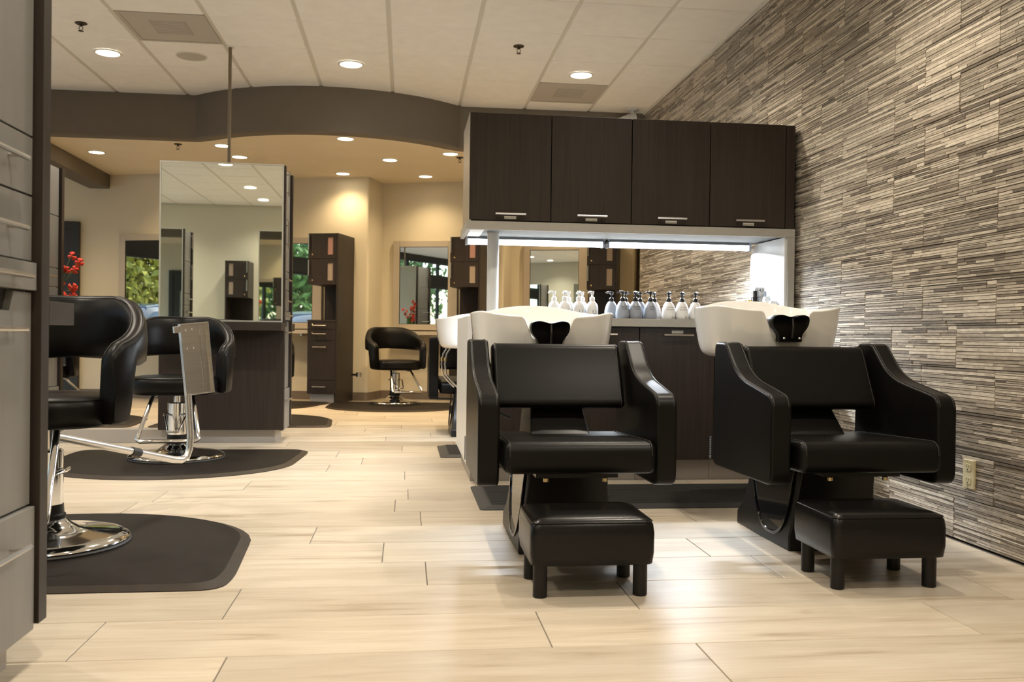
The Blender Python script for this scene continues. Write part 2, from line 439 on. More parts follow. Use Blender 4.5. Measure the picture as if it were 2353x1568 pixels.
for n in range(-13, 32):
    y0 = PY0 + n*PW; xr = XR-.012 if y0 < 8.3 else 3.05
    j = JX.get(n, RND.uniform(-.6, .6)); k0 = math.floor((-6.95-j)/PL)
    for k in range(k0, 9):
        a = j + k*PL; e = min(a+PL, xr); a2 = max(a, -6.98)
        if e - a2 < .03: continue
        vis = any(in_view(x, y, 0) for x in (a2, (a2+e)/2, e) for y in (y0, y0+PW))
        if not vis:
            q = plank_mb(e-a2); rest.add([(v[0]+a2, v[1]+y0, v[2]) for v in q.v], q.f); continue
        if abs(e-a2-PL) < 1e-4: me = _full
        else: me = plank_mb(e-a2).mesh('plank'); me.materials.append(M['plank'])
        o = bpy.data.objects.new('plank', me); COL.objects.link(o); o.parent = floor; o.location = (a2, y0, 0)
rest.build('plank_field', 'plank', floor)['kind'] = 'stuff'

# ------------------------------------------------------------------ tiled ceiling
ceiling = struct(MB().box(-7.1, XR+.2, -2.2, 8.7, H+.02, H+.12).build('ceiling', 'grid'))
GX, GY, GS = -.1335, 6.2426, .6096
VENTS = {(-3, 0), (2, 2)}
tile_cache = {}
def ceil_tile(w, d):
    key = (round(w, 3), round(d, 3))
    if key not in tile_cache:
        e = .006
        m = MB().add([(0,0,.02),(w,0,.02),(w,d,.02),(0,d,.02),(0,0,e),(w,0,e),(w,d,e),(0,d,e),(e,e,0),(w-e,e,0),(w-e,d-e,0),(e,d-e,0)],
                     [(0,1,5,4),(1,2,6,5),(2,3,7,6),(3,0,4,7),(4,5,9,8),(5,6,10,9),(6,7,11,10),(7,4,8,11),(8,9,10,11)]).mesh('ceiling_tile')
        m.materials.append(M['ceiling']); tile_cache[key] = m
    return tile_cache[key]
for i in range(-12, 4):
    xa = GX + i*GS
    for j in range(-14, 4):
        ya = GY + j*GS
        if (i, j) in VENTS: continue
        x0, x1 = max(xa+.013, -6.98), min(xa+GS-.013, XR-.016); y0, y1 = max(ya+.0035, -2.08), min(ya+GS-.0035, 8.42)
        if x1-x0 < .05 or y1-y0 < .03: continue
        o = bpy.data.objects.new('ceiling_tile', ceil_tile(x1-x0, y1-y0)); COL.objects.link(o); o.parent = ceiling; o.location = (x0, y0, H)
    if -7 < xa < XR: MB().box(xa-.0125, xa+.0125, -2.08, 8.40, H+.007, H+.02).build('grid_runner', 'grid', ceiling)
MB().box(XR-.020, XR-.001, -2.08, 8.36, H-.012, H+.02).build('wall_angle', 'white_trim', ceiling)

# ------------------------------------------------------------------ stone wall
wall_right = struct(MB().box(XR+.013, 2.42, -2.2, 8.46, 0, H+.1).build('wall_right', 'grout'))
TW, TH = .494, .1735
LIGHTS_ = [(.70, .65, .572), (.64, .59, .515), (.57, .52, .45), (.48, .432, .37), (.40, .356, .302), (.33, .29, .244), (.25, .217, .182), (.18, .154, .128), (.43, .386, .33), (.67, .618, .54), (.36, .319, .27)]
def stone_variant(seed):
    r = random.Random(seed); v = []; f = []; cols = []
    def strip(y0, y1, z0, z1, t, c, tilt):
        o = len(v); e = .0012
        v.extend([(-.0, y0, z0), (0, y1, z0), (0, y1, z1), (0, y0, z1), (-t, y0+e, z0+e), (-t-tilt, y1-e, z0+e), (-t-tilt, y1-e, z1-e), (-t, y0+e, z1-e)])
        for q in ((4,7,6,5),(0,4,5,1),(1,5,6,2),(2,6,7,3),(3,7,4,0)):
            f.append(tuple(k+o for k in q)); cols.append(c)
    o = len(v); v.extend([(-.004, 0, 0), (-.004, TW, 0), (-.004, TW, TH), (-.004, 0, TH)]); f.append((0, 3, 2, 1)); cols.append((.10, .085, .07))
    hs = []
    while sum(hs) < TH-.006: hs.append(r.choice((.006, .008, .0095, .011, .0125, .014, .0165)))
    k = (TH-.0016)/sum(hs); z = .0008
    last = None
    for hgt in hs:
        hgt *= k; y = .0008
        while y < TW-.002:
            l = r.choice((.06, .11, .15, .2, .26, .34, .494)); e = min(y+l, TW-.0008)
            if TW-e < .035: e = TW-.0008
            c = r.choice(LIGHTS_)
            while c == last: c = r.choice(LIGHTS_)
            last = c; t = r.uniform(.0092, .0138)
            kf = r.uniform(.92, 1.08); c = (c[0]*kf*.92, c[1]*kf*.885, c[2]*kf*.835)
            if hgt > .015 and r.random() < .3:
                hm = hgt*r.choice((.35, .5, .65)); c2 = r.choice(LIGHTS_)
                strip(y, e, z, z+hm, t, c, r.uniform(-.0012, .0012)); strip(y, e, z+hm, z+hgt, r.uniform(.0092, .0138), c2, 0)
            else: strip(y, e, z, z+hgt, t, c, r.uniform(-.0012, .0012))
            y = e
        z += hgt
    me = bpy.data.meshes.new('stone_tile'); me.from_pydata(v, [], f); me.update()
    at = me.color_attributes.new('strip', 'FLOAT_COLOR', 'CORNER'); data = []
    for p in me.polygons:
        for _ in p.loop_indices: data += [*cols[p.index], 1.0]
    at.data.foreach_set('color', data)
    me.materials.append(M['stone']); return me
STV = [stone_variant(100+i) for i in range(10)]
def cut_tile(me, y0, y1, z1):
    bm = bmesh.new(); bm.from_mesh(me)
    for co, no in (((0, y0, 0), (0, -1, 0)), ((0, y1, 0), (0, 1, 0)), ((0, 0, z1), (0, 0, 1))):
        bmesh.ops.bisect_plane(bm, geom=bm.verts[:]+bm.edges[:]+bm.faces[:], plane_co=co, plane_no=no, clear_outer=True)
    m2 = bpy.data.meshes.new('stone_tile'); bm.to_mesh(m2); bm.free(); m2.materials.append(M['stone']); return m2
hidden_bm = bmesh.new()
_prev = None
for k in range(17):
    z0 = .006 + k*TH; off = 3.434 if k % 2 == 0 else 3.187
    for n in range(-12, 12):
        y0 = off + n*TW; y1 = y0+TW
        if y1 < -2.05 or y0 > 8.44: continue
        me = RND.choice(STV)
        while me is _prev: me = RND.choice(STV)
        _prev = me
        a, b, c = max(0, -2.09-y0), min(TW, 8.46-y0), min(TH, H+.005-z0)
        if a > 0 or b < TW-.001 or c < TH-.001: me = cut_tile(me, a, b, c)
        vis = any(in_view(XR, yy, zz, 20) for yy in (y0, y0+TW*.5, y1) for zz in (z0, min(z0+TH, H)))
        if vis:
            o = bpy.data.objects.new('stone_tile', me); COL.objects.link(o); o.parent = wall_right; o.location = (XR+.0125, y0, z0)
        else:
            me2 = me.copy(); me2.transform(Matrix.Translation((XR+.0125, y0, z0))); hidden_bm.from_mesh(me2); bpy.data.meshes.remove(me2)
_hm = bpy.data.meshes.new('stone_field'); hidden_bm.to_mesh(_hm); hidden_bm.free(); _hm.materials.append(M['stone'])
obj('stone_field', _hm, None, wall_right)['kind'] = 'stuff'

# ------------------------------------------------------------------ soffit, dropped ceiling, beam
_arc = arc(-.70, 7.876+1.69, 1.69, -PI/2-math.asin(1.19/1.69), -PI/2+math.asin(1.19/1.69), 28)
front = [(-7.0, 8.362)] + _arc + [(XR+.05, 8.346), (3.05, 8.346)]
def offs(p, d):
    o = []
    for i in range(len(p)):
        a = Vector(p[max(0, i-1)]); b = Vector(p[min(len(p)-1, i+1)]); t = (b-a).normalized(); o.append((p[i][0]-t.y*d, p[i][1]+t.x*d))
    return o
back = offs(front, .14)
sof = MB(); n = len(front)
_v = [(x, y, SOF_Z) for x, y in front] + [(x, y, H+.02) for x, y in front] + [(x, y, SOF_Z) for x, y in back] + [(x, y, H+.02) for x, y in back]
_fc = []
for i in range(n-1):
    _fc += [(i, i+1, n+i+1, n+i), (2*n+i, 3*n+i, 3*n+i+1, 2*n+i+1), (i, 2*n+i, 2*n+i+1, i+1), (n+i, n+i+1, 3*n+i+1, 3*n+i)]
sof.add(_v, _fc)
o = struct(sof.build('trim_1', 'taupe', bev=.018, seg=3)); o['label'] = 'dark taupe curved soffit between the tiled and the tan ceiling'
mid = offs(front, .10)
struct(MB().prism(mid + [(3.1, 11.75), (-7.05, 11.75)], 'z', HI, H+.15).build('ceiling_dropped', 'inner_ceiling'))
o = struct(MB().box(-3.83, -3.58, 8.45, 11.44, SOF_Z-.01, HI+.01).build('trim_2', 'taupe', bev=.012)); o['label'] = 'dark taupe beam along the left of the tan ceiling'

# ------------------------------------------------------------------ back wall in saw-tooth facets
BW = [(-7.05, 11.41), (-3.577, 11.41), (-2.09, 10.95), (-1.94, 11.41), (-.45, 10.95), (-.30, 11.41), (1.19, 10.95), (1.34, 11.41), (2.83, 10.95), (3.0, 11.45)]
def rounded(pts, r, n=5, only=None):
    out = [pts[0]]
    for i in range(1, len(pts)-1):
        p = Vector(pts[i]); a = (Vector(pts[i-1])-p).normalized(); b = (Vector(pts[i+1])-p).normalized()
        if only and i not in only: out.append(pts[i]); continue
        for k in range(n+1):
            t = k/n; out.append(tuple((p+a*r)*(1-t)**2 + p*2*t*(1-t) + (p+b*r)*t*t))
    return out + [pts[-1]]
BWR = rounded(BW, .035, 5, only=(2, 4, 6, 8))
def wall_strip(name, pts, z0, z1, th, m):
    q = offs(pts, th); n = len(pts); b = MB()
    b.add([(x, y, z0) for x, y in pts]+[(x, y, z1) for x, y in pts]+[(x, y, z0) for x, y in q]+[(x, y, z1) for x, y in q],
          sum([[(i, i+1, n+i+1, n+i), (2*n+i, 3*n+i, 3*n+i+1, 2*n+i+1), (i, 2*n+i, 2*n+i+1, i+1), (n+i, n+i+1, 3*n+i+1, 3*n+i)] for i in range(n-1)], []))
    return struct(b.build(name, m, smooth=30))
wall_strip('wall_back', BWR, 0, HI+.01, .03, 'wall_cream')
wall_strip('baseboard_back', offs(BWR, -.010), 0, .10, .010, 'base')
struct(MB().box(3.0, 3.1, 8.46, 11.7, 0, HI+.01).build('wall_alcove', 'wall_cream'))
struct(MB().box(2.42, 3.1, 8.36, 8.46, 0, HI+.01).build('wall_return', 'wall_cream'))
struct(MB().box(-7.1, XR+.2, -2.2, -2.1, 0, H+.1).build('wall_rear', 'wall_olive'))
struct(MB().box(-7.1, 3.1, 11.75, 11.85, 0, H+.1).build('wall_outer', 'wall_cream'))
# door at the far left of the back wall
d1 = struct(MB().box(-5.06, -4.97, 11.36, 11.43, 0, 2.12).box(-4.0, -3.912, 11.36, 11.43, 0, 2.12).box(-4.97, -4.0, 11.36, 11.43, 2.03, 2.12).build('door_1', 'black_frame', bev=.004))
lf = MB().box(-4.97, -4.0, 11.38, 11.42, 0, 2.03).build('door_leaf', 'black_frame', d1)
MB().box(-4.83, -4.13, 11.375, 11.381, .95, 1.85).build('door_pane', 'car_glass', d1)
MB().box(-4.12, -4.03, 11.368, 11.374, .78, 1.06).build('notice', 'paper', d1)

# ------------------------------------------------------------------ storefront glazing on the left side
XL = -7.0
struct(MB().box(XL-.12, XL, -2.2, 11.8, 2.12, 2.40).box(XL-.12, XL, -2.2, 11.8, 2.80, H+.1).box(XL-.12, XL, -2.2, 11.8, 0, .10).build('wall_left', 'black_frame'))
wn = 1; y = -2.1
while y < 11.3:
    y2 = min(y+1.5, 11.45)
    for za, zb in ((.10, 2.12), (2.40, 2.80)):
        fr = MB()
        fr.box(XL-.08, XL-.02, y, y+.05, za, zb).box(XL-.08, XL-.02, y2-.05, y2, za, zb).box(XL-.08, XL-.02, y+.05, y2-.05, za, za+.05).box(XL-.08, XL-.02, y+.05, y2-.05, zb-.05, zb)
        w = struct(fr.build('window_%d' % wn, 'black_frame')); wn += 1
        MB().box(XL-.054, XL-.048, y+.05, y2-.05, za+.05, zb-.05).build('pane', 'glass', w)
    y = y2

# ------------------------------------------------------------------ outside, seen only in the mirrors
tag(MB().box(-60, XL-.12, -40, 50, -.2, -.02).build('parking_lot', 'concrete'), kind='structure')
def car(label, paint, loc, rz):
    t = thing('parked_car', label, 'car', loc, rz)
    def ring(x, w, z0, z1, zr): return [(x, -w, z0), (x, -w*1.02, (z0+z1)/2), (x, -w*.96, z1), (x, -w*.72, zr), (x, w*.72, zr), (x, w*.96, z1), (x, w*1.02, (z0+z1)/2), (x, w, z0)]
    MB().loft([ring(-2.2, .72, .35, .62, .66), ring(-2.0, .85, .25, .72, .80), ring(-1.2, .88, .22, .85, .92), ring(0, .88, .22, .88, .93), ring(1.0, .88, .22, .86, .92), ring(1.9, .85, .25, .72, .82), ring(2.2, .74, .35, .6, .64)]).build('body', paint, t, smooth=40, sub=1)
    MB().loft([ring(-1.7, .80, .85, .88, .9), ring(-1.1, .78, .86, 1.25, 1.36), ring(-.1, .77, .86, 1.32, 1.45), ring(.6, .78, .86, 1.25, 1.37), ring(1.25, .8, .85, .88, .9)]).build('cabin', 'car_glass', t, smooth=40)
    MB().loft([[(x, yy, z) for yy, z in ((-w, z0), (-w, z0+.03), (w, z0+.03), (w, z0))] for x, w, z0 in ((-1.1, .58, 1.345), (-.1, .58, 1.435), (.6, .58, 1.36))]).build('roof', paint, t, smooth=40)
    for x in (-1.35, 1.35):
        for s in (-1, 1): MB().tube([(x, s*.72, .31), (x, s*.90, .31)], .31, 18).build('wheel', 'tyre', t, smooth=40)
    return t
car('blue car parked outside, seen in the mirror beside the hanging mirror', 'car_blue', (-12.0, 3.9, 0), 1.25)
car('white car parked outside, seen in the mirror behind the station cabinet', 'car_white', (-11.8, -1.6, 0), 1.5)
def tree(label, loc, hgt, rad, leafm, seed):
    r = random.Random(seed); t = thing('street_tree', label, 'tree', loc)
    b = MB(); b.tube([(0, 0, 0), (.05, .03, hgt*.35), (-.04, .06, hgt*.8)], [.14, .10, .04], 8)
    for k in range(7):
        a = r.uniform(0, 2*PI); z = hgt*r.uniform(.3, .6)
        b.tube([(0, 0, z), (rad*.5*math.cos(a), rad*.5*math.sin(a), z+.6), (rad*.8*math.cos(a), rad*.8*math.sin(a), z+1.3)], [.05, .03, .01], 5)
    b.build('trunk', 'bark', t, smooth=50)
    lv = MB()
    for k in range(5200):
        u = Vector((r.gauss(0, 1), r.gauss(0, 1), r.gauss(0, 1))).normalized()*r.uniform(.35, 1)
        c = Vector((u.x*rad, u.y*rad, hgt*.54+u.z*hgt*.46)); q = Vector((r.gauss(0, 1), r.gauss(0, 1), r.gauss(0, 1))).normalized()
        w = q.orthogonal().normalized(); h2 = q.cross(w); s = r.uniform(.10, .2)
        lv.add([c-w*s, c-h2*s*.5+q*.02, c+w*s, c+h2*s*.5+q*.02], [(0, 1, 2), (0, 2, 3)])
    o = lv.build('foliage', leafm, t); o['kind'] = 'stuff'
    return t
tree('yellow leaved street tree outside, seen in the mirror at far left', (-16.2, .4, 0), 4.6, 2.5, 'leaf_y', 3)
tree('yellow green street tree outside, behind the blue car', (-16.8, 5.6, 0), 4.8, 2.5, 'leaf_y', 4)
tree('green street tree outside, seen in the mirror behind the station cabinet', (-16, -5.2, 0), 4.8, 2.6, 'leaf_g', 5)
tree('dark green street tree outside, farthest along the parking lot', (-16.5, -11.0, 0), 5.2, 3.0, 'leaf_g', 6)
tree('green street tree outside, nearest the back wall side', (-17, 11.2, 0), 4.6, 2.6, 'leaf_g', 7)

# ------------------------------------------------------------------ wash cabinet wall
YF, YD = 4.94, 4.90           # fronts of upper and lower doors
UX = [.339, .796, 1.254, 1.709, 2.158]
nm = ('first', 'second', 'third', 'fourth')
for k in range(4):
    x0, x1 = UX[k], UX[k+1]
    t = thing('wall_cabinet', 'dark wood upper cabinet above the light canopy, %s from the left' % nm[k], 'cabinet', (x0, YF, 1.44), group='upper towel cabinets')
    MB().box(x0+(.012 if k == 0 else .001), x1-.001, YF+.02, 5.45, 1.44, 2.035).build('carcass', 'wood', t, world=True)
    if k == 0: MB().box(x0, x0+.012, YF+.004, 5.455, 1.44, 2.037).build('side_panel', 'alu', t, world=True)
    d = MB().box(x0+.0025, x1-.0025, YF, YF+.019, 1.447, 2.037).build('door', 'wood', t, bev=.0012, world=True)
    hx = x0 + .145; q = Vector(t.location)
    bar_handle(d, Vector((hx, YF, 1.481))-q, Vector((hx+.169, YF, 1.481))-q, (0, -.028, 0), .0065)
    MB().box(hx+.052, hx+.118, YF-.0015, YF, 1.455, 1.470).build('label_plate', 'paper', d, world=True)
    text_flat('CLEAN TOWELS', .0088, 'ink', d, Vector((hx+.085, YF-.0019, 1.4625))-q)
    if k == 3: MB().box(x1+.002, 2.213, YF, 5.45, 1.44, 2.035).build('filler_panel', 'wood', t, bev=.0012, world=True)
# canopy with LED tubes
t = thing('light_canopy', 'long grey light canopy under the upper cabinets', 'canopy', (1.27, 5.2, 1.395))
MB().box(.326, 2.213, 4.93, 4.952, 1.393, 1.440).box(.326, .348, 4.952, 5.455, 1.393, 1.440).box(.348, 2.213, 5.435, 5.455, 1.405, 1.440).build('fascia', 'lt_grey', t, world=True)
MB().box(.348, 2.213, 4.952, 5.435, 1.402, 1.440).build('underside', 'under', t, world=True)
MB().box(.352, .43, 4.96, 5.33, 1.397, 1.402).build('soffit_plate', 'white_lam', t, world=True)
for x0, x1, lab in ((.352, 1.196, 'left white LED tube under the grey canopy'), (1.214, 2.120, 'right white LED tube under the grey canopy')):
    l = thing('led_tube', lab, 'strip light', ((x0+x1)/2, 5.385, 1.42), group='LED tubes under the canopy')
    MB().box(x0, x1, 5.352, 5.415, 1.386, 1.4015).build('housing', 'under', l, world=True)
    MB().prism([(5.355, 1.387)] + [(5.3835+.0285*math.cos(a), 1.387-.0330*math.sin(a)) for a in [PI*(1-i/8) for i in range(1, 8)]] + [(5.412, 1.387)], 'x', x0+.012, x1-.012).build('lens', 'led', l, smooth=40, world=True)
    la = bpy.data.lights.new('led_lamp', 'AREA'); la.shape = 'RECTANGLE'; la.size = x1-x0-.05; la.size_y = .03; la.energy = P_LED; la.color = (.86, .93, 1.0); la.spread = math.radians(165)
    lo = bpy.data.objects.new('led_lamp', la); COL.objects.link(lo); lo.parent = l; lo.location = (0, -.001, -.070)
    for x in (x0, x1-.012): MB().box(x, x+.012, 5.350, 5.417, 1.352, 1.4015).build('end_cap', 'grey_pl', l, world=True)
tag(MB().tube([(1.185, 5.348, 1.392), (1.195, 5.335, 1.366), (1.21, 5.335, 1.376), (1.222, 5.348, 1.392)], .003, 6).build('link_cable', 'black_satin', smooth=40), 'short black link cable between the two LED tubes', 'cable')
# right support panel, left end panel, post, worktop
ry = [(4.93, 0), (5.455, 0), (5.455, 1.28)] + [(5.355+.10*math.cos(a), 1.28+.115*math.sin(a)) for a in [PI/2*i/8 for i in range(1, 9)]] + [(4.93, 1.395)]
t = thing('support_panel', 'light grey upright panel beside the stone wall, holding the canopy', 'panel', (2.19, 5.2, 0))
MB().prism(ry, 'x', 2.172, 2.213).build('panel', 'lt_grey', t, world=True)
iy = [(4.944, .914), (5.455, .914), (5.455, 1.28)] + ry[3:-1] + [(4.944, 1.393)]
MB().prism(iy, 'x', 2.158, 2.172).build('inner_face', 'white_lam', t, world=True)
o = MB().box(.336, .362, 4.888, 5.83, .105, .913).build('end_panel', 'white_lam'); tag(o, 'white end panel of the wash counter, left of the black chair', 'panel')
t = thing('canopy_post', 'round satin metal post carrying the canopy behind the left basin', 'post', (.496, 5.15, .913))
MB().lathe([(.034, 0), (.034, .4875)], 28).build('tube', 'post', t, smooth=40)
MB().lathe([(.05, 0), (.05, .006), (.036, .010)], 28).build('collar', 'alu', t, smooth=40)
t = thing('worktop', 'long light grey worktop of the wash counter under the bottles', 'worktop', (1.27, 5.35, .868))
MB().box(.362, 2.158, 4.876, 5.85, .868, .913).build('slab', 'lt_grey', t, bev=.002, world=True)
BX = [.364, .864, 1.300, 1.736, 2.170]
for k in range(4):
    x0, x1 = BX[k], BX[k+1]
    t = thing('base_cabinet', ('dark wood base cabinet behind the left wash chair, next to the white end panel', 'dark wood base cabinet partly behind the right arm of the left wash chair',
              'dark wood base cabinet showing between the two wash chairs', 'dark wood base cabinet behind the right wash chair')[k], 'cabinet', (x0, YD, .0), group='wash counter base cabinets')
    MB().box(x0+.001, x1-.001, YD+.02, 5.80, .12, .866).build('carcass', 'wood', t, world=True)
    MB().box(x0+.001, x1-.001, 4.972, 5.75, 0, .12).build('toe_kick', 'kick', t, world=True)
    d = MB().box(x0+.0025, x1-.0025, YD, YD+.019, .124, .862).build('door', 'wood', t, bev=.0012, world=True)
    q = Vector(t.location); hx = x1-.303
    bar_handle(d, Vector((hx, YD, .823))-q, Vector((hx+.17, YD, .823))-q, (0, -.028, 0), .0065)
    MB().box(hx+.052, hx+.118, YD-.0015, YD, .834, .849).build('label_plate', 'paper', d, world=True)
    text_flat('CLEAN TOWELS', .0088, 'ink', d, Vector((hx+.085, YD-.0019, .8415))-q)

# ------------------------------------------------------------------ wash chairs
def smooth_poly(pts, radii, n=5):
    out = []; k = len(pts)
    for i in range(k):
        p = Vector(pts[i]); a = Vector(pts[i-1])-p; b = Vector(pts[(i+1) % k])-p; r = radii[i] if isinstance(radii, (list, tuple)) else radii
        if r <= 0: out.append(tuple(p)); continue
        ra = min(r, a.length*.49); rb = min(r, b.length*.49); A = p+a.normalized()*ra; B = p+b.normalized()*rb
        for j in range(n+1):
            t = j/n; out.append(tuple(A*(1-t)**2 + p*2*t*(1-t) + B*t*t))
    return out
def basin_mesh():
    n = 168
    def outline(a, s):
        c, sn = math.cos(a), math.sin(a)      # a measured from the front (-y)
        e = 2/2.7
        x = .315*math.copysign(abs(sn)**e, sn)*s
        y = -(.235 if c > 0 else .275)*math.copysign(abs(c)**e, c)*s
        return x, y
    def rim(a):
        d = abs((a+PI) % (2*PI)-PI)           # 0 at the front
        base = .905 + .040*math.exp(-((d-PI)/.62)**2) + .008*math.exp(-((d-1.0)/.35)**2)
        t = max(0, min(1, (.25-d)/.13)); t = t*t*(3-2*t)
        return base - .020*math.exp(-(d/.9)**2) - .095*t
    rows = [(0.02, 0.0, -1), (.66, 0.0, 0), (.82, .035, 0), (.90, .16, 0), (.945, .42, 0), (.975, .70, 0), (.995, .94, 0), (1.0, 1.0, .004), (.965, 1.0, .006), (.94, .93, 0), (.88, .62, 0), (.76, .36, 0), (.45, .27, 0), (.02, .24, 0)]
    fine = []
    for i in range(len(rows)-1):
        p0, p1, p2, p3 = rows[max(0, i-1)], rows[i], rows[i+1], rows[min(len(rows)-1, i+2)]
        for k in range(3):
            t = k/3
            cr = lambda a, b, c, d: .5*(2*b+(c-a)*t+(2*a-5*b+4*c-d)*t*t+(3*b-a-3*c+d)*t**3)
            fine.append((cr(p0[0], p1[0], p2[0], p3[0]), cr(p0[1], p1[1], p2[1], p3[1]), max(0, p1[2])*(1-t)+max(0, p2[2])*t))
    fine.append(rows[-1])
    rings = []
    for s, tz, dz in fine:
        rg = []
        for j in range(n):
            a = 2*PI*j/n; x, y = outline(a, s); zb = .685
            z = zb + (rim(a)-zb)*tz + (dz if dz > 0 else 0)
            rg.append((x, y + .02*(1-s), z))
        rings.append(rg)
    return MB().loft(rings)
def wash_chair(label, loc, rotz, lift=0.0, hoses=False):
    t = thing('wash_chair', label, 'wash chair', loc, rotz, group='shampoo wash chairs')
    # arms: side profile in (y, z)
    prof = smooth_poly([(0, .288), (0, .605), (.335, .662), (.455, .775), (.475, .793), (.595, .793), (.61, .282)], [.05, .05, .11, .06, .03, .03, .045], 6)
    for s in (-1, 1):
        a = MB().prism(prof, 'x', s*.275, s*.350).build('arm', 'leather', t, smooth=50, bev=.016, seg=4)
        for xs in (.286, .339):
            pts = [(s*xs, y, z) for y, z in prof if z > .56]
            MB().tube([(x, y, z+.0005) for x, y, z in pts], .0016, 5).build('seam', 'stitch', a)
    # seat cushion
    sp = smooth_poly([(-.055, .340), (-.060, .452), (.55, .425), (.55, .325)], [.03, .05, .03, .03], 5)
    se = MB().prism(sp, 'x', -.262, .262).build('seat', 'leather', t, smooth=50, bev=.022, seg=4)
    for s in (-1, 1): MB().tube([(s*.245, y, z+.001) for y, z in sp if z > .40], .0016, 5).build('seam', 'stitch', se)
    # backrest, reclined
    bp = smooth_poly([(.372, .535), (.50, .785), (.575, .770), (.47, .520)], [.035, .035, .03, .03], 5)
    bk = MB().prism(bp, 'x', -.258, .258).build('backrest', 'leather', t, smooth=50, bev=.020, seg=4)
    for s in (-1, 1): MB().tube([(s*.243, y-.001, z+.001) for y, z in bp if y+z*.0 < .51 or z > .76], .0016, 5).build('seam', 'stitch', bk)
    # pedestal: shell with flared foot and glossy recessed sides
    def ped(y0, y1, w, z): return [(-w, y0, z), (-w*.55, y0-.006, z), (w*.55, y0-.006, z), (w, y0, z), (w+.004, (y0+y1)/2, z), (w, y1, z), (-w, y1, z), (-w-.004, (y0+y1)/2, z)]
    pd = MB().loft([ped(.235, .775, .176, 0), ped(.237, .775, .175, .055), ped(.232, .735, .166, .10), ped(.222, .705, .158, .17), ped(.205, .690, .150, .26), ped(.19, .685, .146, .325),
                    ped(.34, .690, .120, .40), ped(.46, .72, .105, .52), ped(.55, .80, .11, .64), ped(.60, .88, .15, .712)]).build('pedestal', 'black_satin', t, smooth=35, bev=.006)
    for s in (-1, 1):
        def pw(z): return .176-.03*min(1, z/.32)
        up = smooth_poly([(.235, .330), (.665, .330), (.615, .17), (.50, .035), (.33, .035), (.262, .13)], [.01, .01, .10, .08, .07, .10], 6)
        r1 = [(s*(pw(z)+.004), y, z) for y, z in up]; r2 = [(s*(pw(z)+.009), y, z) for y, z in up]
        cy, cz = .44, .20
        r3 = [(s*(pw(z)+.009), cy+(y-cy)*.93, cz+(z-cz)*.93) for y, z in up]; r4 = [(s*(pw(z)-.012), cy+(y-cy)*.80, cz+(z-cz)*.82) for y, z in up]
        g = MB().loft([r1, r2, r3, r4]).build('gloss_shell', 'black_gloss', t, smooth=40)
    MB().box(-.145, .145, .02, .30, .318, .336).build('seat_plate', 'black_satin', t)
    for s in (-1, 1): MB().lathe([(.010, 0), (.010, .012), (.006, .016), (.006, .026)], 10, (s*.105, .05), .300).build('bolt', 'brass', t, smooth=40)
    MB().tube([(-.30, .50, .30), (-.30, .54, .286), (.30, .54, .286), (.30, .50, .30)], .008, 6).build('cross_rod', 'black_satin', t, smooth=40)
    # basin and neck rest
    ba = basin_mesh().build('basin', 'ceramic', t, loc=(0, .905, lift), smooth=180)
    dz = -.026
    nr = smooth_poly([(-.052, .783), (-.050, .815), (-.082, .850), (-.084, .893), (-.045, .902), (0, .886), (.045, .902), (.084, .893), (.082, .850), (.050, .815), (.052, .783)], [.008, .02, .03, .02, .03, .04, .03, .02, .03, .02, .008], 5)
    rg = []
    for yy, sc in ((.640, .90), (.632, .98), (.640, 1.0), (.690, 1.0), (.715, .94), (.722, .85)):
        rg.append([(x*sc, yy - .020*max(0, (z-.80)/.1) + .05*(abs(x)/.084)**2*.3, .843+(z-.843)*sc+lift+dz) for x, z in nr])
    ne = MB().loft(rg).build('neck_rest', 'leather', t, smooth=60)
    for s in (-1, 1): MB().lathe([(.006, 0), (.006, .004), (.002, .006)], 10).build('rivet', 'steel', ne, loc=(s*.034, .628, .798+lift+dz)).rotation_euler = (PI/2, 0, 0)
    MB().tube([(0, .622, .80+lift+dz), (0, .612, .85+lift+dz), (0, .618, .884+lift+dz)], .004, 6).build('seam', 'stitch', ne)
    # drain and spray hoses under the basin
    for k, (x, y) in enumerate(((.25, .86), (.225, .90)) if hoses else ()):
        MB().tube([(x-.04, y, .705+lift), (x, y, .66), (x+.012, y-.01, .58), (x, y-.02, .50), (x-.05, y-.05, .44), (x-.09, y-.08, .40)], .008, 8).build('hose', 'steel', t, smooth=40)
        MB().tube([(x+.010, y-.008, .605), (x+.008, y-.005, .635)], .013, 8).build('hose_fitting', 'brass', t, smooth=40)
    MB().tube([(-.20, .84, .70+lift), (-.262, .80, .66), (-.268, .78, .56), (-.25, .76, .50), (-.15, .74, .46)], .009, 8).build('spray_hose', 'rubber', t, smooth=40)
    # maker's tag sewn on the rear edge of the left arm
    tg = MB().box(-.3525, -.3505, .613, .640, .300, .395).build('maker_tag', 'rubber', t)
    MB().box(-.3535, -.3525, .620, .632, .306, .316).build('tag_mark', 'ink_lt', tg)
    for i in range(7): MB().box(-.3535, -.3525, .621, .630, .322+i*.0095, .3225+i*.0095+.0045).build('tag_mark', 'ink_lt', tg)
    return t
wash_chair('black leather wash chair with white basin, nearest the salon chairs', (.600, 3.055, 0), 0)
wash_chair('black leather wash chair with white basin, right in front of the stone wall', (1.636, 3.035, 0), 0, .040)
wash_chair('black wash chair behind the wash counter, half hidden by its white end panel', (.545, 10.93-3.055, 0), PI, .02, True)

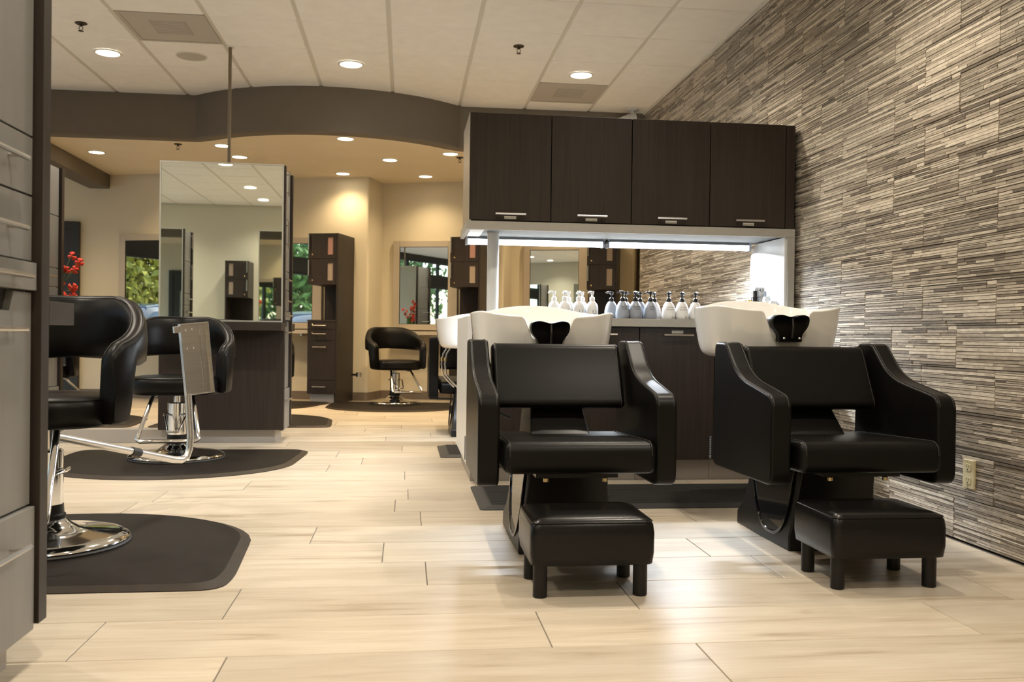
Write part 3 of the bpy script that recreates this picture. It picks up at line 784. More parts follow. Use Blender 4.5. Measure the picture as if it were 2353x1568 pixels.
def ottoman(label, loc):
    t = thing('footstool', label, 'footstool', loc, group='black footstools')
    def rg(z, w, d, r=.03):
        return [(x, y, z) for x, y in smooth_poly([(-w, -d), (w, -d), (w, d), (-w, d)], r, 6)]
    cu = MB().loft([rg(.104, .186, .148), rg(.107, .192, .154), rg(.14, .196, .158), rg(.20, .1965, .158), rg(.228, .193, .155), rg(.243, .183, .145), rg(.2495, .165, .127), rg(.253, .10, .07)]).build('cushion', 'leather_g', t, smooth=60)
    MB().tube(rg(.2375, .190, .152), .0022, 5, closed=True).build('piping', 'leather_g', cu, smooth=40)
    for sx in (-1, 1):
        for sy in (-1, 1):
            MB().lathe([(.0195, 0), (.0225, .003), (.0225, .106)], 20, (sx*.159, sy*.108)).build('leg', 'black_satin', t, smooth=40)
    return t
ottoman('black leather footstool in front of the left wash chair', (.583, 2.862, 0))
ottoman('black leather footstool in front of the right wash chair, nearest the stone wall', (1.565, 2.882, 0))

# ------------------------------------------------------------------ styling islands with tall mirrors
def island(label, loc):
    t = thing('styling_island', label, 'styling station', loc, group='free standing styling islands')
    HW, HD = .4345, .23
    MB().box(-.378, .378, -.17, .17, 0, .102).build('toe_kick', 'kick', t)
    MB().box(-.420, .408, -.182, .182, .10, 2.025).build('body', 'grey_lam', t)
    for s in (-1, 1):
        ya, yb = sorted((s*.182, s*HD))
        MB().box(-HW, HW+.012, ya, yb, .10, 2.030).build('end_panel', 'wood', t, bev=.0015)
        ya, yb = sorted((s*HD, s*(HD+.168)))
        MB().box(-HW-.003, HW+.012, ya, yb, .824, .882).build('counter', 'wood_h', t, bev=.0015)
        y1 = s*(HD+.016); fr = MB()
        ya, yb = sorted((s*HD, y1))
        w = .011
        fr.box(-HW, -HW+w, ya, yb, .885, 2.034).box(HW-w, HW, ya, yb, .885, 2.034).box(-HW+w, HW-w, ya, yb, .885, .885+w).box(-HW+w, HW-w, ya, yb, 2.034-w, 2.034)
        mf = fr.build('mirror_frame', 'frame_alu', t, bev=.0015)
        ya, yb = sorted((s*(HD+.002), s*(HD+.010)))
        MB().box(-HW+w, HW-w, ya, yb, .885+w, 2.034-w).build('mirror_glass', 'mirror', mf)
    MB().box(-HW, -.42, -.182, .182, .10, 2.030).build('side_panel', 'wood', t)
    # drawer side facing +x
    def front(name, z0, z1, proud=0.0, notch=False):
        y0, y1 = -.174, .174; x0, x1 = .408, .426+proud
        if notch:
            poly = [(y0, z0), (y1, z0), (y1, z1), (.075, z1), (.055, z1-.045), (-.055, z1-.045), (-.075, z1), (y0, z1)]
            return MB().prism(poly, 'x', x0, x1).build(name, 'grey_lam', t, bev=.0012)
        return MB().box(x0, x1, y0, y1, z0, z1).build(name, 'grey_lam', t, bev=.0012)
    for z0, z1, ha, hb in ((1.665, 2.022, 1.82, 2.005), (1.275, 1.660, 1.44, 1.63)):
        d = front('door', z0, z1); bar_handle(d, (.426, -.125, ha), (.426, -.125, hb), (.032, 0, 0), .0062)
    for z0, z1, hz, pr, nt in ((1.134, 1.270, 1.205, 0, False), (.976, 1.129, 1.045, 0, False), (.905, .971, .935, .012, False), (.392, .900, .812, 0, True), (.090, .387, .312, .012, False)):
        d = front('drawer', z0, z1, pr, nt); x = .426+pr
        bar_handle(d, (x, -.160, hz), (x, .075, hz), (.030, 0, 0), .0062)
    MB().box(.395, .409, -.08, .08, .84, .905).build('pull_recess', 'slot', t)
    MB().tube([(.005, -.03, 2.025), (.005, -.03, H+.003)], .0125, 14).build('ceiling_rod', 'rod', t, smooth=40)
    MB().lathe([(.03, -.006), (.03, 0)], 20, (.005, -.03), H).build('rod_flange', 'white_trim', t)
    return t
i1 = island('tall styling island with framed mirror and hanging rod, centre left behind the second salon chair', (-1.3225, 6.930, 0))
copy_tree(i1, loc=(-1.319, 2.105, 0), label='tall styling island at the left picture edge with grey drawers and bar handles')
copy_tree(i1, loc=(-3.020, 6.930, 0), label='tall styling island glimpsed between the left edge and the red flowers')
copy_tree(i1, loc=(-3.060, 2.110, 0), label='tall styling island out of view left, seen only inside the big mirror')
tag(MB().box(-2.64, -1.705, 6.766, 6.86, 0, .100).build('floor_raceway', 'kick', bev=.003), 'low grey metal raceway on the floor joining two styling islands', 'raceway')

# ------------------------------------------------------------------ salon chairs
def salon_chair(label, loc, rotz, lift=0.0):
    t = thing('salon_chair', label, 'salon chair', loc, rotz, group='black salon chairs')
    # base, pump
    MB().lathe([(.292, 0), (.293, .006), (.287, .012)], 48).build('base_gasket', 'rubber', t, smooth=40)
    MB().lathe([(.284, .012), (.288, .017), (.284, .024), (.272, .028), (.266, .033), (.25, .036), (.17, .046), (.11, .058), (.082, .078), (.066, .095)], 48).build('base', 'chrome', t, smooth=60)
    MB().lathe([(.064, .094), (.066, .11), (.060, .116), (.058, .150)], 28).build('base_collar', 'black_satin', t, smooth=40)
    MB().lathe([(.0565, .148), (.0565, .345), (.050, .352), (.026, .353)], 28).build('pump_cylinder', 'chrome', t, smooth=40)
    MB().lathe([(.0225, .35), (.0225, .40+lift)], 18).build('piston', 'chrome', t, smooth=40)
    zb = .395+lift
    MB().box(-.09, .09, -.10, .10, zb-.012, zb+.003).build('seat_bracket', 'black_satin', t, bev=.004)
    # footrest hanging in front
    fr = [(-.10, -.10, zb-.01), (-.115, -.20, zb-.015), (-.125, -.235, zb-.05), (-.165, -.40, .190), (-.170, -.42, .165), (-.155, -.435, .155), (.155, -.435, .155), (.170, -.42, .165), (.165, -.40, .190), (.125, -.235, zb-.05), (.115, -.20, zb-.015), (.10, -.10, zb-.01)]
    MB().tube(fr, .0125, 10).build('footrest', 'chrome', t, smooth=60)
    # pump lever
    MB().tube([(-.06, .05, .275), (-.075, -.02, .275), (-.06, -.075, .27), (-.03, -.20, .185), (.03, -.20, .185), (.06, -.075, .27), (.075, -.02, .275), (.06, .05, .275)], .007, 8).build('pump_lever', 'chrome', t, smooth=60)
    # seat
    def rg(z, s, e=.0):
        out = []
        for j in range(40):
            a = 2*PI*j/40; c, sn = math.cos(a), math.sin(a); p = 2/2.5
            out.append((.276*s*math.copysign(abs(c)**p, c), .268*s*math.copysign(abs(sn)**p, sn)-.025, z+lift))
        return out
    se = MB().loft([rg(.388, .80), rg(.390, .93), rg(.402, .985), rg(.43, 1.0), rg(.462, 1.0), rg(.485, .975), rg(.494, .92), rg(.500, .75), rg(.502, .3)]).build('seat', 'leather', t, smooth=70)
    MB().tube(rg(.489, .972), .0022, 5, closed=True).build('piping', 'leather', se, smooth=40)
    # wrap-round back that turns down into arms
    A = 119; N = 96
    rings = []; tops = []; outs = []
    for i in range(N+1):
        th = -A + 2*A*i/N; a = math.radians(th); d = abs(th)
        u = max(0, min(1, (d-25)/100)); u = u*u*(3-2*u)
        top = .875-.190*u
        q = max(0, min(1, (d-98)/9)); q = q*q*(3-2*q)
        bot = .628 - .022*min(1, d/90) - .205*q
        e = max(0, min(1, (d-109)/10)); top -= .035*e*e
        lean = .045*(1-min(1, d/110))
        rx, ry = .342, .325
        def P(r, z):
            k = (z-.55)/.35
            return (math.sin(a)*(rx+r), math.cos(a)*(ry+r)-.02 + lean*k*math.cos(a), z+lift)
        th_ = .066
        sec = [P(.004, bot+.012), P(-.012, bot), P(-th_+.012, bot), P(-th_, bot+.016), P(-th_-.004, (bot*2+top)/3), P(-th_, (bot+2*top)/3), P(-th_+.004, top-.022), P(-th_+.020, top-.004), P(-.022, top), P(-.006, top-.010), P(.003, top-.03), P(.008, (bot+top)/2)]
        rings.append(sec); tops.append(P(-th_+.016, top-.003)); outs.append(P(-.008, top-.006))
    bk = MB().loft(rings).build('backrest', 'leather', t, smooth=60)
    MB().tube(tops, .002, 5).build('seam', 'stitch', bk); MB().tube(outs, .002, 5).build('seam', 'stitch', bk)
    return t
salon_chair('black salon chair at the left, nearest the camera, on the big brown mat', (-1.315, 3.510, .016), math.radians(-2), .060)
salon_chair('black salon chair in front of the tall framed mirror, behind the metal tray', (-1.418, 5.850, .016), math.radians(7), .018)
salon_chair('black salon chair standing alone by the tan back wall', (-.112, 10.335, .016), math.radians(20), 0)
salon_chair('black salon chair on the far side of the centre island, only its edge showing', (-1.315, 8.02, .016), math.radians(170), 0)
salon_chair('black salon chair seen through the gap under the nearest chair back', (-3.12, 8.05, .016), math.radians(150), 0)

# ------------------------------------------------------------------ floor mats
def d_mat(label, loc, rotz):
    t = thing('floor_mat', label, 'floor mat', loc, rotz, group='brown anti fatigue mats')
    # flat edge at y = 0, round edge at y = 1.23
    pts = smooth_poly([(-.745, 0), (.745, 0), (.765, .14), (.735, .60)] + [(.735*math.cos(a), .60+.63*math.sin(a)) for a in [PI*i/22 for i in range(1, 22)]] + [(-.735, .60), (-.765, .14)], [.09, .09, .10] + [.0]*23 + [.10], 5)
    c = Vector((0, .56))
    def ins(k, z): return [((x)*(1-k/.75), c.y+(y-c.y)*(1-k/.62), z) for x, y in pts]
    MB().loft([ins(0, 0), ins(0, .003), ins(.038, .0155)], caps=False).build('bevelled_edge', 'mat_edge', t, smooth=60)
    MB().loft([ins(.038, .004), ins(.038, .0155), ins(.046, .016)]).build('surface', 'mat', t)
    return t
d_mat('brown D-shaped mat under the nearest salon chair, lower left', (-1.315, 2.895, 0), 0)
d_mat('brown D-shaped mat under the second salon chair in front of the framed mirror', (-1.405, 6.300, 0), PI)
d_mat('brown D-shaped mat on the far side of the centre island', (-1.395, 7.815, 0), 0)
d_mat('brown D-shaped mat below the lone salon chair at the back wall', (-.075, 10.60, 0), PI-math.radians(5))
d_mat('brown mat tip in front of the left station cabinet', (-1.56, 10.82, 0), PI-math.radians(15))
d_mat('brown D-shaped mat glimpsed behind the nearest chair, by the left island', (-3.05, 7.815, 0), 0)
def ribbed_mat(label, x0, x1, y0, y1):
    t = thing('wash_mat', label, 'floor mat', ((x0+x1)/2, (y0+y1)/2, 0), group='ribbed wash mats')
    w, d = (x1-x0)/2, (y1-y0)/2
    def rg(k, z): return [(x, y, z) for x, y in smooth_poly([(-w+k, -d+k), (w-k, -d+k), (w-k, d-k), (-w+k, d-k)], .03, 4)]
    MB().loft([rg(0, 0), rg(0, .004), rg(.05, .016)], caps=False).build('sloped_edge', 'wash_mat', t, smooth=60)
    MB().loft([rg(.05, .005), rg(.05, .016)]).build('surface', 'wash_mat', t)
    rb = MB()
    for i in range(24):
        y = -d+.06+i*(2*d-.12)/23; rb.box(-w+.06, w-.06, y-.005, y+.005, .015, .0178)
    o = rb.build('ribs', 'wash_mat', t); o['kind'] = 'stuff'
ribbed_mat('dark ribbed mat in front of the wash counter, under both wash chairs', .352, 2.12, 4.13, 4.775)
ribbed_mat('dark ribbed mat peeking out behind the white end panel', .238, 2.0, 5.905, 6.53)

# ------------------------------------------------------------------ back wall stations
UANG = math.atan2(-.46, 1.49)
def st_mirror(label, loc, rz):
    t = thing('station_mirror', label, 'wall mirror', loc, rz, group='framed mirrors of the wall stations')
    x0, x1, z0, z1 = .162, .985, .862, 1.972; mx0, mx1, mz0, mz1 = .245, .868, .935, 1.896
    fr = MB().box(x0, mx0, -.052, -.004, z0, z1).box(mx1, x1, -.052, -.004, z0, z1).box(mx0, mx1, -.052, -.004, z0, mz0).box(mx0, mx1, -.052, -.004, mz1, z1)
    f = fr.build('frame', 'frame_tan', t, bev=.003)
    MB().box(mx0-.004, mx1+.004, -.043, -.038, mz0-.004, mz1+.004).build('glass', 'mirror', t)
    b = .004
    MB().box(mx0, mx0+b, -.0525, -.043, mz0, mz1).box(mx1-b, mx1, -.0525, -.043, mz0, mz1).box(mx0+b, mx1-b, -.0525, -.043, mz1-b, mz1).box(mx0+b, mx1-b, -.0525, -.043, mz0, mz0+b).build('bead', 'slot', f)
    return t
def st_shelf(label, loc, rz):
    t = thing('station_shelf', label, 'shelf', loc, rz, group='shelves of the wall stations')
    MB().box(.162, 1.010, -.30, -.004, .802, .846).build('board', 'frame_tan', t, bev=.002)
    for x in (.35, .80): MB().box(x-.012, x+.012, -.22, -.004, .775, .802).build('bracket', 'steel', t)
    return t
def st_cabinet(label, loc, rz, pane2=('frost', 'frost')):
    t = thing('station_cabinet', label, 'cabinet', loc, rz, group='tall cabinets of the wall stations')
    x0, x1, D = 1.015, 1.380, .530
    MB().box(x0+.03, x1-.045, -D+.035, -.02, 0, .108).build('toe_kick', 'kick', t)
    MB().box(x1-.02, x1, -D, -.004, .0, 1.965).build('side_panel', 'wood', t, bev=.001)
    MB().box(x0, x1-.02, -D+.02, -.004, .108, .945).build('lower_body', 'wood', t)
    MB().box(x0-.004, x1-.02, -D, -.004, .945, .965).build('top_board', 'wood_h', t)
    MB().box(x0, x1-.02, -.022, -.004, .965, 1.372).build('niche_back', 'wood', t)
    MB().box(x0, x1-.02, -D+.02, -.004, 1.372, 1.965).build('upper_body', 'wood', t)
    for k, (z0, z1) in enumerate(((1.672, 1.963), (1.374, 1.667))):
        px0, px1, pz0, pz1 = x0+.235, x0+.305, z0+.045, z1-.045
        d = MB().box(x0+.002, px0, -D, -D+.019, z0, z1).box(px1, x1-.022, -D, -D+.019, z0, z1).box(px0, px1, -D, -D+.019, z0, pz0).box(px0, px1, -D, -D+.019, pz1, z1).build('door', 'wood', t)
        MB().box(px0, px1, -D+.009, -D+.014, pz0, pz1).build('pane', pane2[k], d)
        bar_handle(d, (x0+.018, -D, z0+.10), (x0+.018, -D, z1-.01), (0, -.028, 0), .008)
        MB().lathe([(.011, 0), (.011, .008), (.006, .012)], 12).build('lock', 'brass', d, loc=(x0+.055, -D, z0+.045)).rotation_euler = (PI/2, 0, 0)
    for z0, z1, hz, lk in ((.858, .940, .898, True), (.730, .853, .800, True), (.270, .725, .648, False), (.112, .264, .188, False)):
        ya, yb = x0+.002, x1-.022
        if z1 == .725: d = MB().prism([(ya, z0), (yb, z0), (yb, z1), (x0+.255, z1), (x0+.240, z1-.028), (x0+.115, z1-.028), (x0+.10, z1), (ya, z1)], 'y', -D, -D+.019).build('drawer', 'wood', t)
        else: d = MB().box(ya, yb, -D, -D+.019, z0, z1).build('drawer', 'wood', t)
        bar_handle(d, (x0+.075, -D, hz), (x0+.24, -D, hz), (0, -.028, 0), .0075)
        if lk: MB().lathe([(.010, 0), (.010, .008), (.006, .012)], 12).build('lock', 'brass', d, loc=(x0+.060, -D, hz+.010)).rotation_euler = (PI/2, 0, 0)
    MB().box(x0+.1, x0+.26, -D+.012, -D+.021, .69, .73).build('pull_recess', 'slot', t)
    return t
stn = [(-3.577, 'wall mirror in a tan surround left of the hanging mirror, reflecting the street', 'narrow tan shelf below the street reflecting mirror', 'tall dark cabinet hidden behind the hanging mirror', ('frost', 'frost')),
       (-1.94, 'wall mirror in a tan surround between the hanging mirror and the tall dark cabinet', 'narrow tan shelf left of the tall dark cabinet', 'tall dark wood station cabinet standing on the tan wall left of the wall corner', ('frost_r', 'frost')),
       (-.30, 'wall mirror in a tan surround above the lone salon chair', 'narrow tan shelf above the lone salon chair', 'tall dark cabinet seen left of the canopy post, red thing behind its upper pane', ('frost_r', 'frost')),
       (1.34, 'wall mirror in a tan surround seen through the counter opening behind the white bottles', 'narrow tan shelf hidden behind the white bottles', 'tall dark cabinet seen through the counter opening, above the white bottles', ('frost', 'frost'))]
for cx, la, lb, lc, pn in stn:
    st_mirror(la, (cx, 11.41, 0), UANG); st_shelf(lb, (cx, 11.41, 0), UANG); st_cabinet(lc, (cx, 11.41, 0), UANG, pn)
st_cabinet('tall dark cabinet on the olive wall behind the camera, seen in the big mirror', (-1.52, -2.095, 0), PI)
# dryer holder on the side of the left station cabinet
t = thing('dryer_holder', 'small metal dryer holder ring on the side of the left station cabinet', 'holder', (-.60, 10.75, .30))
MB().ring([(.030, 0), (.034, 0), (.034, .05), (.030, .05)], 20, (.06, 0)).build('ring', 'steel', t, smooth=40)
MB().box(-.03, .03, -.008, .008, .012, .036).build('arm', 'black_satin', t)

# ------------------------------------------------------------------ bottles on the worktop
ZT = .913
def lotion(label, x, y, ang):
    t = thing('lotion_bottle', label, 'bottle', (x, y, ZT), group='white lotion bottles')
    prof = [(.026, 0), (.0325, .003), (.0335, .02), (.0335, .058), (.0315, .072), (.026, .084), (.0175, .092), (.0145, .095)]
    def rf(z):
        for (r0, z0), (r1, z1) in zip(prof, prof[1:]):
            if z0 <= z <= z1: return r0+(r1-r0)*(z-z0)/max(1e-6, z1-z0)
        return .03
    MB().lathe(prof, 28).build('body', 'white_pl', t, smooth=50)
    MB().lathe([(.0145, .095), (.0145, .116), (.0135, .119), (.007, .121), (.0055, .135)], 20).build('collar', 'white_pl', t, smooth=40)
    h = MB().lathe([(.007, .133), (.0095, .139), (.0105, .148), (.0095, .1535)], 16)
    h.tube([(0, 0, .147), (.022*math.cos(ang), .022*math.sin(ang), .148), (.036*math.cos(ang), .036*math.sin(ang), .142)], [.0065, .0055, .0038], 8)
    h.build('pump_head', 'white_pl', t, smooth=50)
    text_round('U', .034, 'ink_blue', t, rf, .034, -PI/2+.2); return t
for k, (x, y, a, lb) in enumerate(((.838, 5.045, PI, 'white pump bottle, leftmost, its nozzle pointing left'), (.889, 4.985, -1.6, 'white pump bottle second from the left, front row'), (.922, 5.050, 2.9, 'white pump bottle third from the left, back row'),
                 (.969, 4.985, -1.5, 'white pump bottle fourth from the left, front row'), (1.002, 5.050, 2.9, 'white pump bottle fifth from the left, back row'), (1.046, 4.985, -2.5, 'white pump bottle, rightmost of the all white row'))):
    lotion(lb, x, y, a)
OV = [(.034, 0), (.0375, .004), (.039, .022), (.0385, .038), (.036, .056), (.031, .074), (.024, .089), (.0165, .098)]
def ovr(z):
    for (r0, z0), (r1, z1) in zip(OV, OV[1:]):
        if z0 <= z <= z1: return r0+(r1-r0)*(z-z0)/(z1-z0)
    return .03
def oval(label, x, y, body, ang, lines, ink, s=1.0, low=True):
    t = thing('shampoo_bottle', label, 'bottle', (x, y, ZT), group='dark pump shampoo bottles'); t.scale = (s, s, s)
    MB().lathe(OV, 28).build('body', body, t, smooth=50)
    MB().lathe([(.0135, .097), (.0135, .114), (.0115, .118), (.007, .121), (.0045, .123), (.0045, .140)], 20).build('collar', 'black_gloss', t, smooth=40)
    h = MB().lathe([(.006, .138), (.0115, .142), (.0125, .149), (.010, .155), (.003, .157)], 18)
    h.tube([(0, 0, .151), (.018*math.cos(ang), .018*math.sin(ang), .152), (.032*math.cos(ang), .032*math.sin(ang), .146)], [.006, .0055, .004], 8)
    h.build('pump_head', 'black_gloss', t, smooth=50)
    for i, tx in enumerate(lines): text_round(tx, .0125, ink, t, ovr, .068-i*.013, -PI/2+.05, shear=.15)
    if low: text_round('N.', .017, 'ink_lt', t, ovr, .011, -PI/2+.42)
    return t
F, Bk = 4.952, 5.035
G, Wp = 'grey_pl', 'white_pl'
oval('blue grey bottle with black pump, leftmost, partly behind another', 1.168, Bk, G, 2.9, [], 'ink')
oval('blue grey bottle lettered Recon Cond in front row', 1.213, F, G, PI, ['Recon', 'Cond'], 'ink')
oval('blue grey bottle in the back row between two lettered grey bottles', 1.250, Bk, G, .3, [], 'ink')
oval('blue grey bottle lettered Hydrate Cond in front row', 1.287, F, G, -1.8, ['Hydrate', 'Cond'], 'ink')
oval('blue grey bottle in the back row, third of the grey ones behind', 1.336, Bk, G, 2.9, [], 'ink')
oval('blue grey bottle lettered Daily Cond. in front row', 1.374, F, G, 2.9, ['Daily', 'Cond.'], 'ink')
oval('white bottle with black pump in the back row beside the last grey bottle', 1.420, Bk, Wp, -1.6, [], 'ink')
oval('white bottle lettered Hydrate Shampoo with black pump', 1.480, F, Wp, -1.5, ['Hydrate', 'Shampoo'], 'ink_lt')
oval('white bottle with black pump hidden behind the Hydrate Shampoo bottle', 1.508, Bk, Wp, -1.5, [], 'ink')
oval('white bottle lettered Volume Shampoo with black pump', 1.557, F, Wp, -1.5, ['Volume', 'Shampoo'], 'ink_lt')
oval('white bottle with black pump hidden behind the Volume Shampoo bottle', 1.588, Bk, Wp, -1.5, [], 'ink')
oval('white bottle lettered Purify Shampoo, rightmost with black pump', 1.637, F, Wp, -1.5, ['Purify', 'Shampoo'], 'ink', low=False)
# styling products by the right support panel
t = thing('spray_can', 'black spray can with gold lettering beside the white panel', 'spray can', (2.062, 5.13, ZT))
MB().lathe([(.022, 0), (.0245, .004), (.0245, .140), (.022, .146), (.021, .176), (.018, .180)], 24).build('body', 'black_gloss', t, smooth=40)
MB().lathe([(.0248, .138), (.0250, .139), (.0250, .143), (.0225, .146)], 24).build('cap_ring', 'black_satin', t, smooth=40)
text_round('ROXY', .016, 'gold_ink', t, lambda z: .0245, .108, -PI/2-.1)
t = thing('product_carton', 'white printed carton with large letters, brown picture at its foot, behind the spray can', 'carton', (2.105, 5.19, ZT))
MB().box(-.030, .030, -.020, .020, 0, .205).build('box', 'white_pl', t, bev=.001)
text_flat('UNITE', .024, 'ink_blue', t, (0, -.0205, .145))
text_flat('HAIR', .030, 'ink', t, (0, -.0205, .185), shear=.3)
for i, (xx, cc) in enumerate(((-.016, 'red'), (.014, 'gold_ink'))): MB().box(xx-.009, xx+.009, -.0208, -.0200, .085, .108).build('print_patch', cc, t)
def white_bottle(label, x, y, r, h, cap):
    t = thing('styling_bottle', label, 'bottle', (x, y, ZT), group='small styling bottles')
    MB().lathe([(r*.92, 0), (r, .004), (r, h*.72), (r*.75, h*.80), (r*.5, h*.82)], 22).build('body', 'white_pl', t, smooth=40)
    MB().lathe([(r*.52, h*.82), (r*.52, h), (r*.4, h)], 18).build('cap', cap, t, smooth=40)
white_bottle('small white bottle with round shoulders against the white panel', 2.120, 5.10, .019, .145, 'white_pl')
white_bottle('slim white bottle with grey cap behind the printed carton', 2.132, 5.155, .016, .180, 'grey_pl')
t = thing('white_carton', 'small white carton with printed lines, nearest the neck rest', 'carton', (2.132, 5.035, ZT))
MB().box(-.020, .020, -.014, .014, 0, .118).build('box', 'white_pl', t, bev=.001)
for i in range(5): MB().box(-.006, .010, -.0148, -.0140, .055+i*.010, .0565+i*.010).build('print_line', 'ink', t)
t = thing('gold_cap_jar', 'small jar with tall gold cap left of the spray can', 'jar', (2.012, 5.10, ZT))
MB().lathe([(.018, 0), (.019, .003), (.019, .083), (.0165, .088)], 20).build('glass_body', 'black_gloss', t, smooth=40)
MB().lathe([(.0155, .088), (.0160, .090), (.0160, .122), (.0150, .124)], 20).build('cap', 'gold', t, smooth=40)
t = thing('gold_tin', 'flat gold tin just above the basin rim, left of the gold cap jar', 'tin', (1.945, 5.06, ZT))
MB().lathe([(.040, 0), (.040, .066), (.039, .068)], 26).build('body', 'white_pl', t, smooth=40)
MB().lathe([(.041, .068), (.041, .084), (.039, .086)], 26).build('lid', 'gold', t, smooth=40)

# ------------------------------------------------------------------ metal arm with tray fixed under the nearest chair
t = thing('swing_arm_tray', 'silver bent tube arm with a metal tray plate, in front of the second salon chair', 'tray arm', (-1.32, 3.66, .405))
pts = [Vector(p) for p in ((-1.345, 3.60, .411), (-1.252, 3.868, .341), (-1.170, 4.10, .280), (-1.074, 4.38, .207), (-1.050, 4.42, .200), (-1.032, 4.448, .212), (-1.022, 4.463, .250), (-1.020, 4.468, .313), (-1.034, 4.47, .512))]
q = Vector(t.location)
MB().tube([p-q for p in pts], .0165, 14).build('tube', 'alu', t, smooth=60)
dv = (pts[3]-pts[2]).normalized(); c0 = pts[2]+dv*.0
MB().tube([c0-dv*.03-q, c0+dv*.03-q], .0195, 14).build('grip_sleeve', 'rubber', t, smooth=40)
MB().tube([pts[0]-q-Vector((.06, 0, 0)), pts[0]-q+Vector((.03, 0, 0))], .022, 12).build('hinge', 'steel', t, smooth=40)
def tray(m, boxes, name, par, bev=.001):
    b = MB()
    for bx in boxes: b.box(*bx)
    o = b.build(name, m, par, bev=bev); return o
Wt, Ht = .140, .345
tp = tray('alu', [(0, Wt, 0, .003, 0, Ht)], 'tray_plate', t)
tp.location = Vector((-1.046, 4.455, .502))-q; tp.rotation_euler = (math.radians(0), math.radians(-6), math.radians(32))
tray('steel', [(0, .004, -.030, .0, 0, Ht)], 'edge_flange', tp); tray('steel', [(Wt-.004, Wt, -.022, 0, 0, Ht)], 'edge_flange', tp)
tray('steel', [(.004, Wt-.004, -.012, 0, 0, .004)], 'edge_flange', tp); tray('steel', [(.004, Wt-.004, -.012, 0, Ht-.004, Ht)], 'edge_flange', tp)
tray('steel', [(.095, .099, -.006, 0, .004, Ht-.004)], 'rib', tp)
for xx in (.035, .065):
    for zz in (.225, .315): MB().lathe([(.005, 0), (.004, .004), (.001, .005)], 10).build('screw', 'chrome', tp, loc=(xx, 0, zz)).rotation_euler = (PI/2, 0, 0)
tray('alu', [(-.026, 0, -.02, .0, .305, .335)], 'bracket', tp)

# ------------------------------------------------------------------ flowers on the left island counter
t = thing('flower_vase', 'red paper poppies in a green vase on the counter of the left island', 'flower vase', (-2.665, 7.255, .882))
MB().lathe([(.045, 0), (.055, .005), (.058, .06), (.05, .13), (.042, .20), (.048, .22), (.045, .22), (.040, .19)], 24).build('vase', 'vase', t, smooth=60)
fl = [(.105, .02, .50), (.155, .03, .455), (.045, -.01, .395), (.08, .0, .385), (.125, .02, .395), (.03, .02, .275), (.05, -.02, .195), (.035, .01, .155), (.075, .0, .165), (.11, .02, .185), (.115, .015, .255), (-.02, .03, .33), (-.06, .02, .28), (-.04, -.02, .22), (-.09, .04, .36)]
rr = random.Random(9)
for x, y, z in fl:
    s = MB().tube([(0, 0, .20), (x*.35, y*.3, .2+(z-.2)*.4), (x*.9, y, z-.02), (x, y, z)], .0022, 5).build('stem', 'stem', t, smooth=60)
    b = MB(); R_ = rr.uniform(.030, .040); tilt = rr.uniform(-.7, .7); tx = rr.uniform(-.8, .3)
    for k in range(5):
        a = 2*PI*k/5+rr.random(); w = .75
        rows = []
        for i in range(4):
            u = i/3; rad = R_*u; up = .016*u*u+.003*math.sin(7*a)
            rows.append([Vector((rad*math.cos(a+w*(j-1.5)/1.5*(1-.25*u)), rad*math.sin(a+w*(j-1.5)/1.5*(1-.25*u)), up+.004*math.cos(j*2.1))) for j in range(4)])
        rm = Matrix.Rotation(tilt, 3, 'Y') @ Matrix.Rotation(tx-.9, 3, 'X')
        vs = [rm @ p + Vector((x, y, z)) for q_ in rows for p in q_]
        b.add(vs, [(i*4+j, i*4+j+1, i*4+j+5, i*4+j+4) for i in range(3) for j in range(3)])
    o = b.build('flower', 'red', s, smooth=60); sm = o.modifiers.new('thickness', 'SOLIDIFY'); sm.thickness = .0012

# ------------------------------------------------------------------ ceiling fittings
def sprinkler(label, x, y, z):
    t = thing('sprinkler_head', label, 'sprinkler', (x, y, z), group='ceiling sprinklers')
    MB().lathe([(.040, .002), (.040, -.004), (.028, -.010), (.012, -.006)], 24).build('escutcheon', 'bronze', t, smooth=40)
    MB().lathe([(.009, -.006), (.009, -.022), (.006, -.024)], 14).build('body', 'bronze', t, smooth=40)
    for s in (-1, 1): MB().tube([(s*.008, 0, -.020), (s*.014, 0, -.034), (s*.004, 0, -.052)], .0025, 6).build('frame_arm', 'bronze', t, smooth=40)
    MB().lathe([(.004, -.050), (.018, -.054), (.018, -.056), (.004, -.057)], 16).build('deflector', 'bronze', t, smooth=40)
sprinkler('sprinkler in the tiled ceiling at far left, beside the square vent', -2.249, 6.53, H)
sprinkler('sprinkler in the tiled ceiling above the left upper cabinets', .802, 6.55, H)
sprinkler('sprinkler hanging from the tan ceiling left of the mirror rod', -2.296, 9.40, HI)
sprinkler('sprinkler in the tan ceiling touching the upper cabinet side', .555, 9.575, HI)
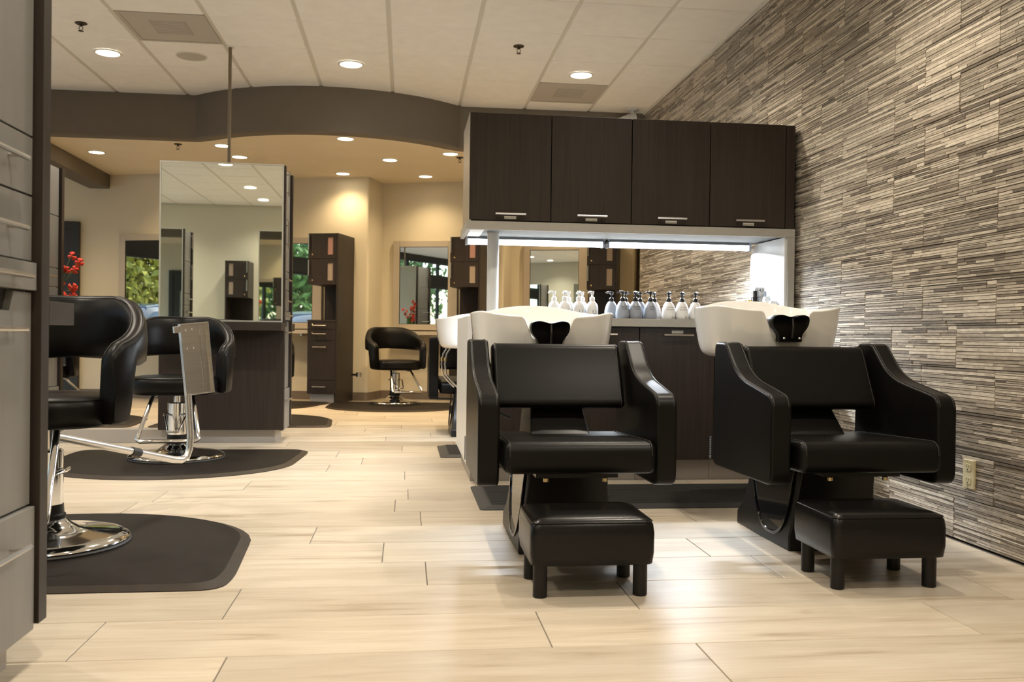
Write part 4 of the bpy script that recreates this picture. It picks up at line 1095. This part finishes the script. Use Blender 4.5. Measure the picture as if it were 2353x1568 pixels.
def vent(label, x0, y0):
    t = thing('ceiling_vent', label, 'vent', (x0, y0, H), group='square ceiling vents'); s = GS
    MB().box(.013, .04, .003, s-.003, -.002, .018).box(s-.04, s-.013, .003, s-.003, -.002, .018).box(.04, s-.04, .003, .03, -.002, .018).box(.04, s-.04, s-.03, s-.003, -.002, .018).build('frame', 'vent', t)
    MB().box(.04, s-.04, .03, s-.03, .002, .016).build('perforated_plate', 'vent', t)
    MB().box(.19, .44, .16, .44, .0012, .002).build('diffuser', 'vent_d', t)
    for i in range(8): MB().box(.20, .43, .175+i*.033, .187+i*.033, -.0006, .0012).build('louver', 'vent', t)
vent('square tan ceiling vent at upper left beside the sprinkler', GX-3*GS, GY)
vent('square tan ceiling vent above the upper cabinets', GX+2*GS, GY+2*GS)
t = thing('ceiling_speaker', 'round beige ceiling speaker grille left of the mirror rod', 'speaker', (-1.66, 7.18, H))
MB().lathe([(.118, .002), (.118, -.004), (.112, -.007), (.108, -.004)], 36).build('rim', 'white_trim', t, smooth=40)
MB().lathe([(.108, 0), (.108, -.004), (.06, -.006), (.002, -.0065)], 36).build('grille', 'vent', t, smooth=60)
t = thing('security_camera', 'small white security camera on the ceiling above the upper cabinets', 'camera', (2.077, 8.20, H))
MB().lathe([(.055, 0), (.055, -.008), (.045, -.014), (.016, -.018), (.014, -.07)], 24).build('mount', 'white_pl', t, smooth=40)
c = MB().tube([(-.13, -.02, -.135), (-.02, -.005, -.085), (.03, 0, -.075)], [.040, .042, .038], 16).build('housing', 'white_pl', t, smooth=50)
MB().tube([(-.136, -.021, -.138), (-.130, -.02, -.135)], .03, 16).build('lens', 'black_gloss', t, smooth=40)

# ------------------------------------------------------------------ wall outlet
t = thing('wall_outlet', 'beige electrical outlet plate low on the stone wall, right', 'outlet', (XR-.002, 3.330, .2815))
MB().box(-.006, .004, -.036, .036, -.0575, .0575).build('plate', 'almond', t, bev=.003)
for s in (-1, 1):
    f = MB().prism(smooth_poly([(-.016, s*.026-.014), (.016, s*.026-.014), (.016, s*.026+.014), (-.016, s*.026+.014)], .006, 4), 'x', -.0085, -.005).build('socket', 'almond', t)
    for dy in (-.006, .006): MB().box(-.0090, -.0084, dy-.0012, dy+.0012, s*.026+.000, s*.026+.009).build('slot', 'slot', f)
    MB().box(-.0090, -.0084, -.0025, .0025, s*.026-.010, s*.026-.005).build('slot', 'slot', f)
for s in (-1, 1): MB().lathe([(.003, 0), (.002, .0015)], 8).build('screw', 'steel', t, loc=(-.006, 0, s*.049)).rotation_euler = (0, -PI/2, 0)
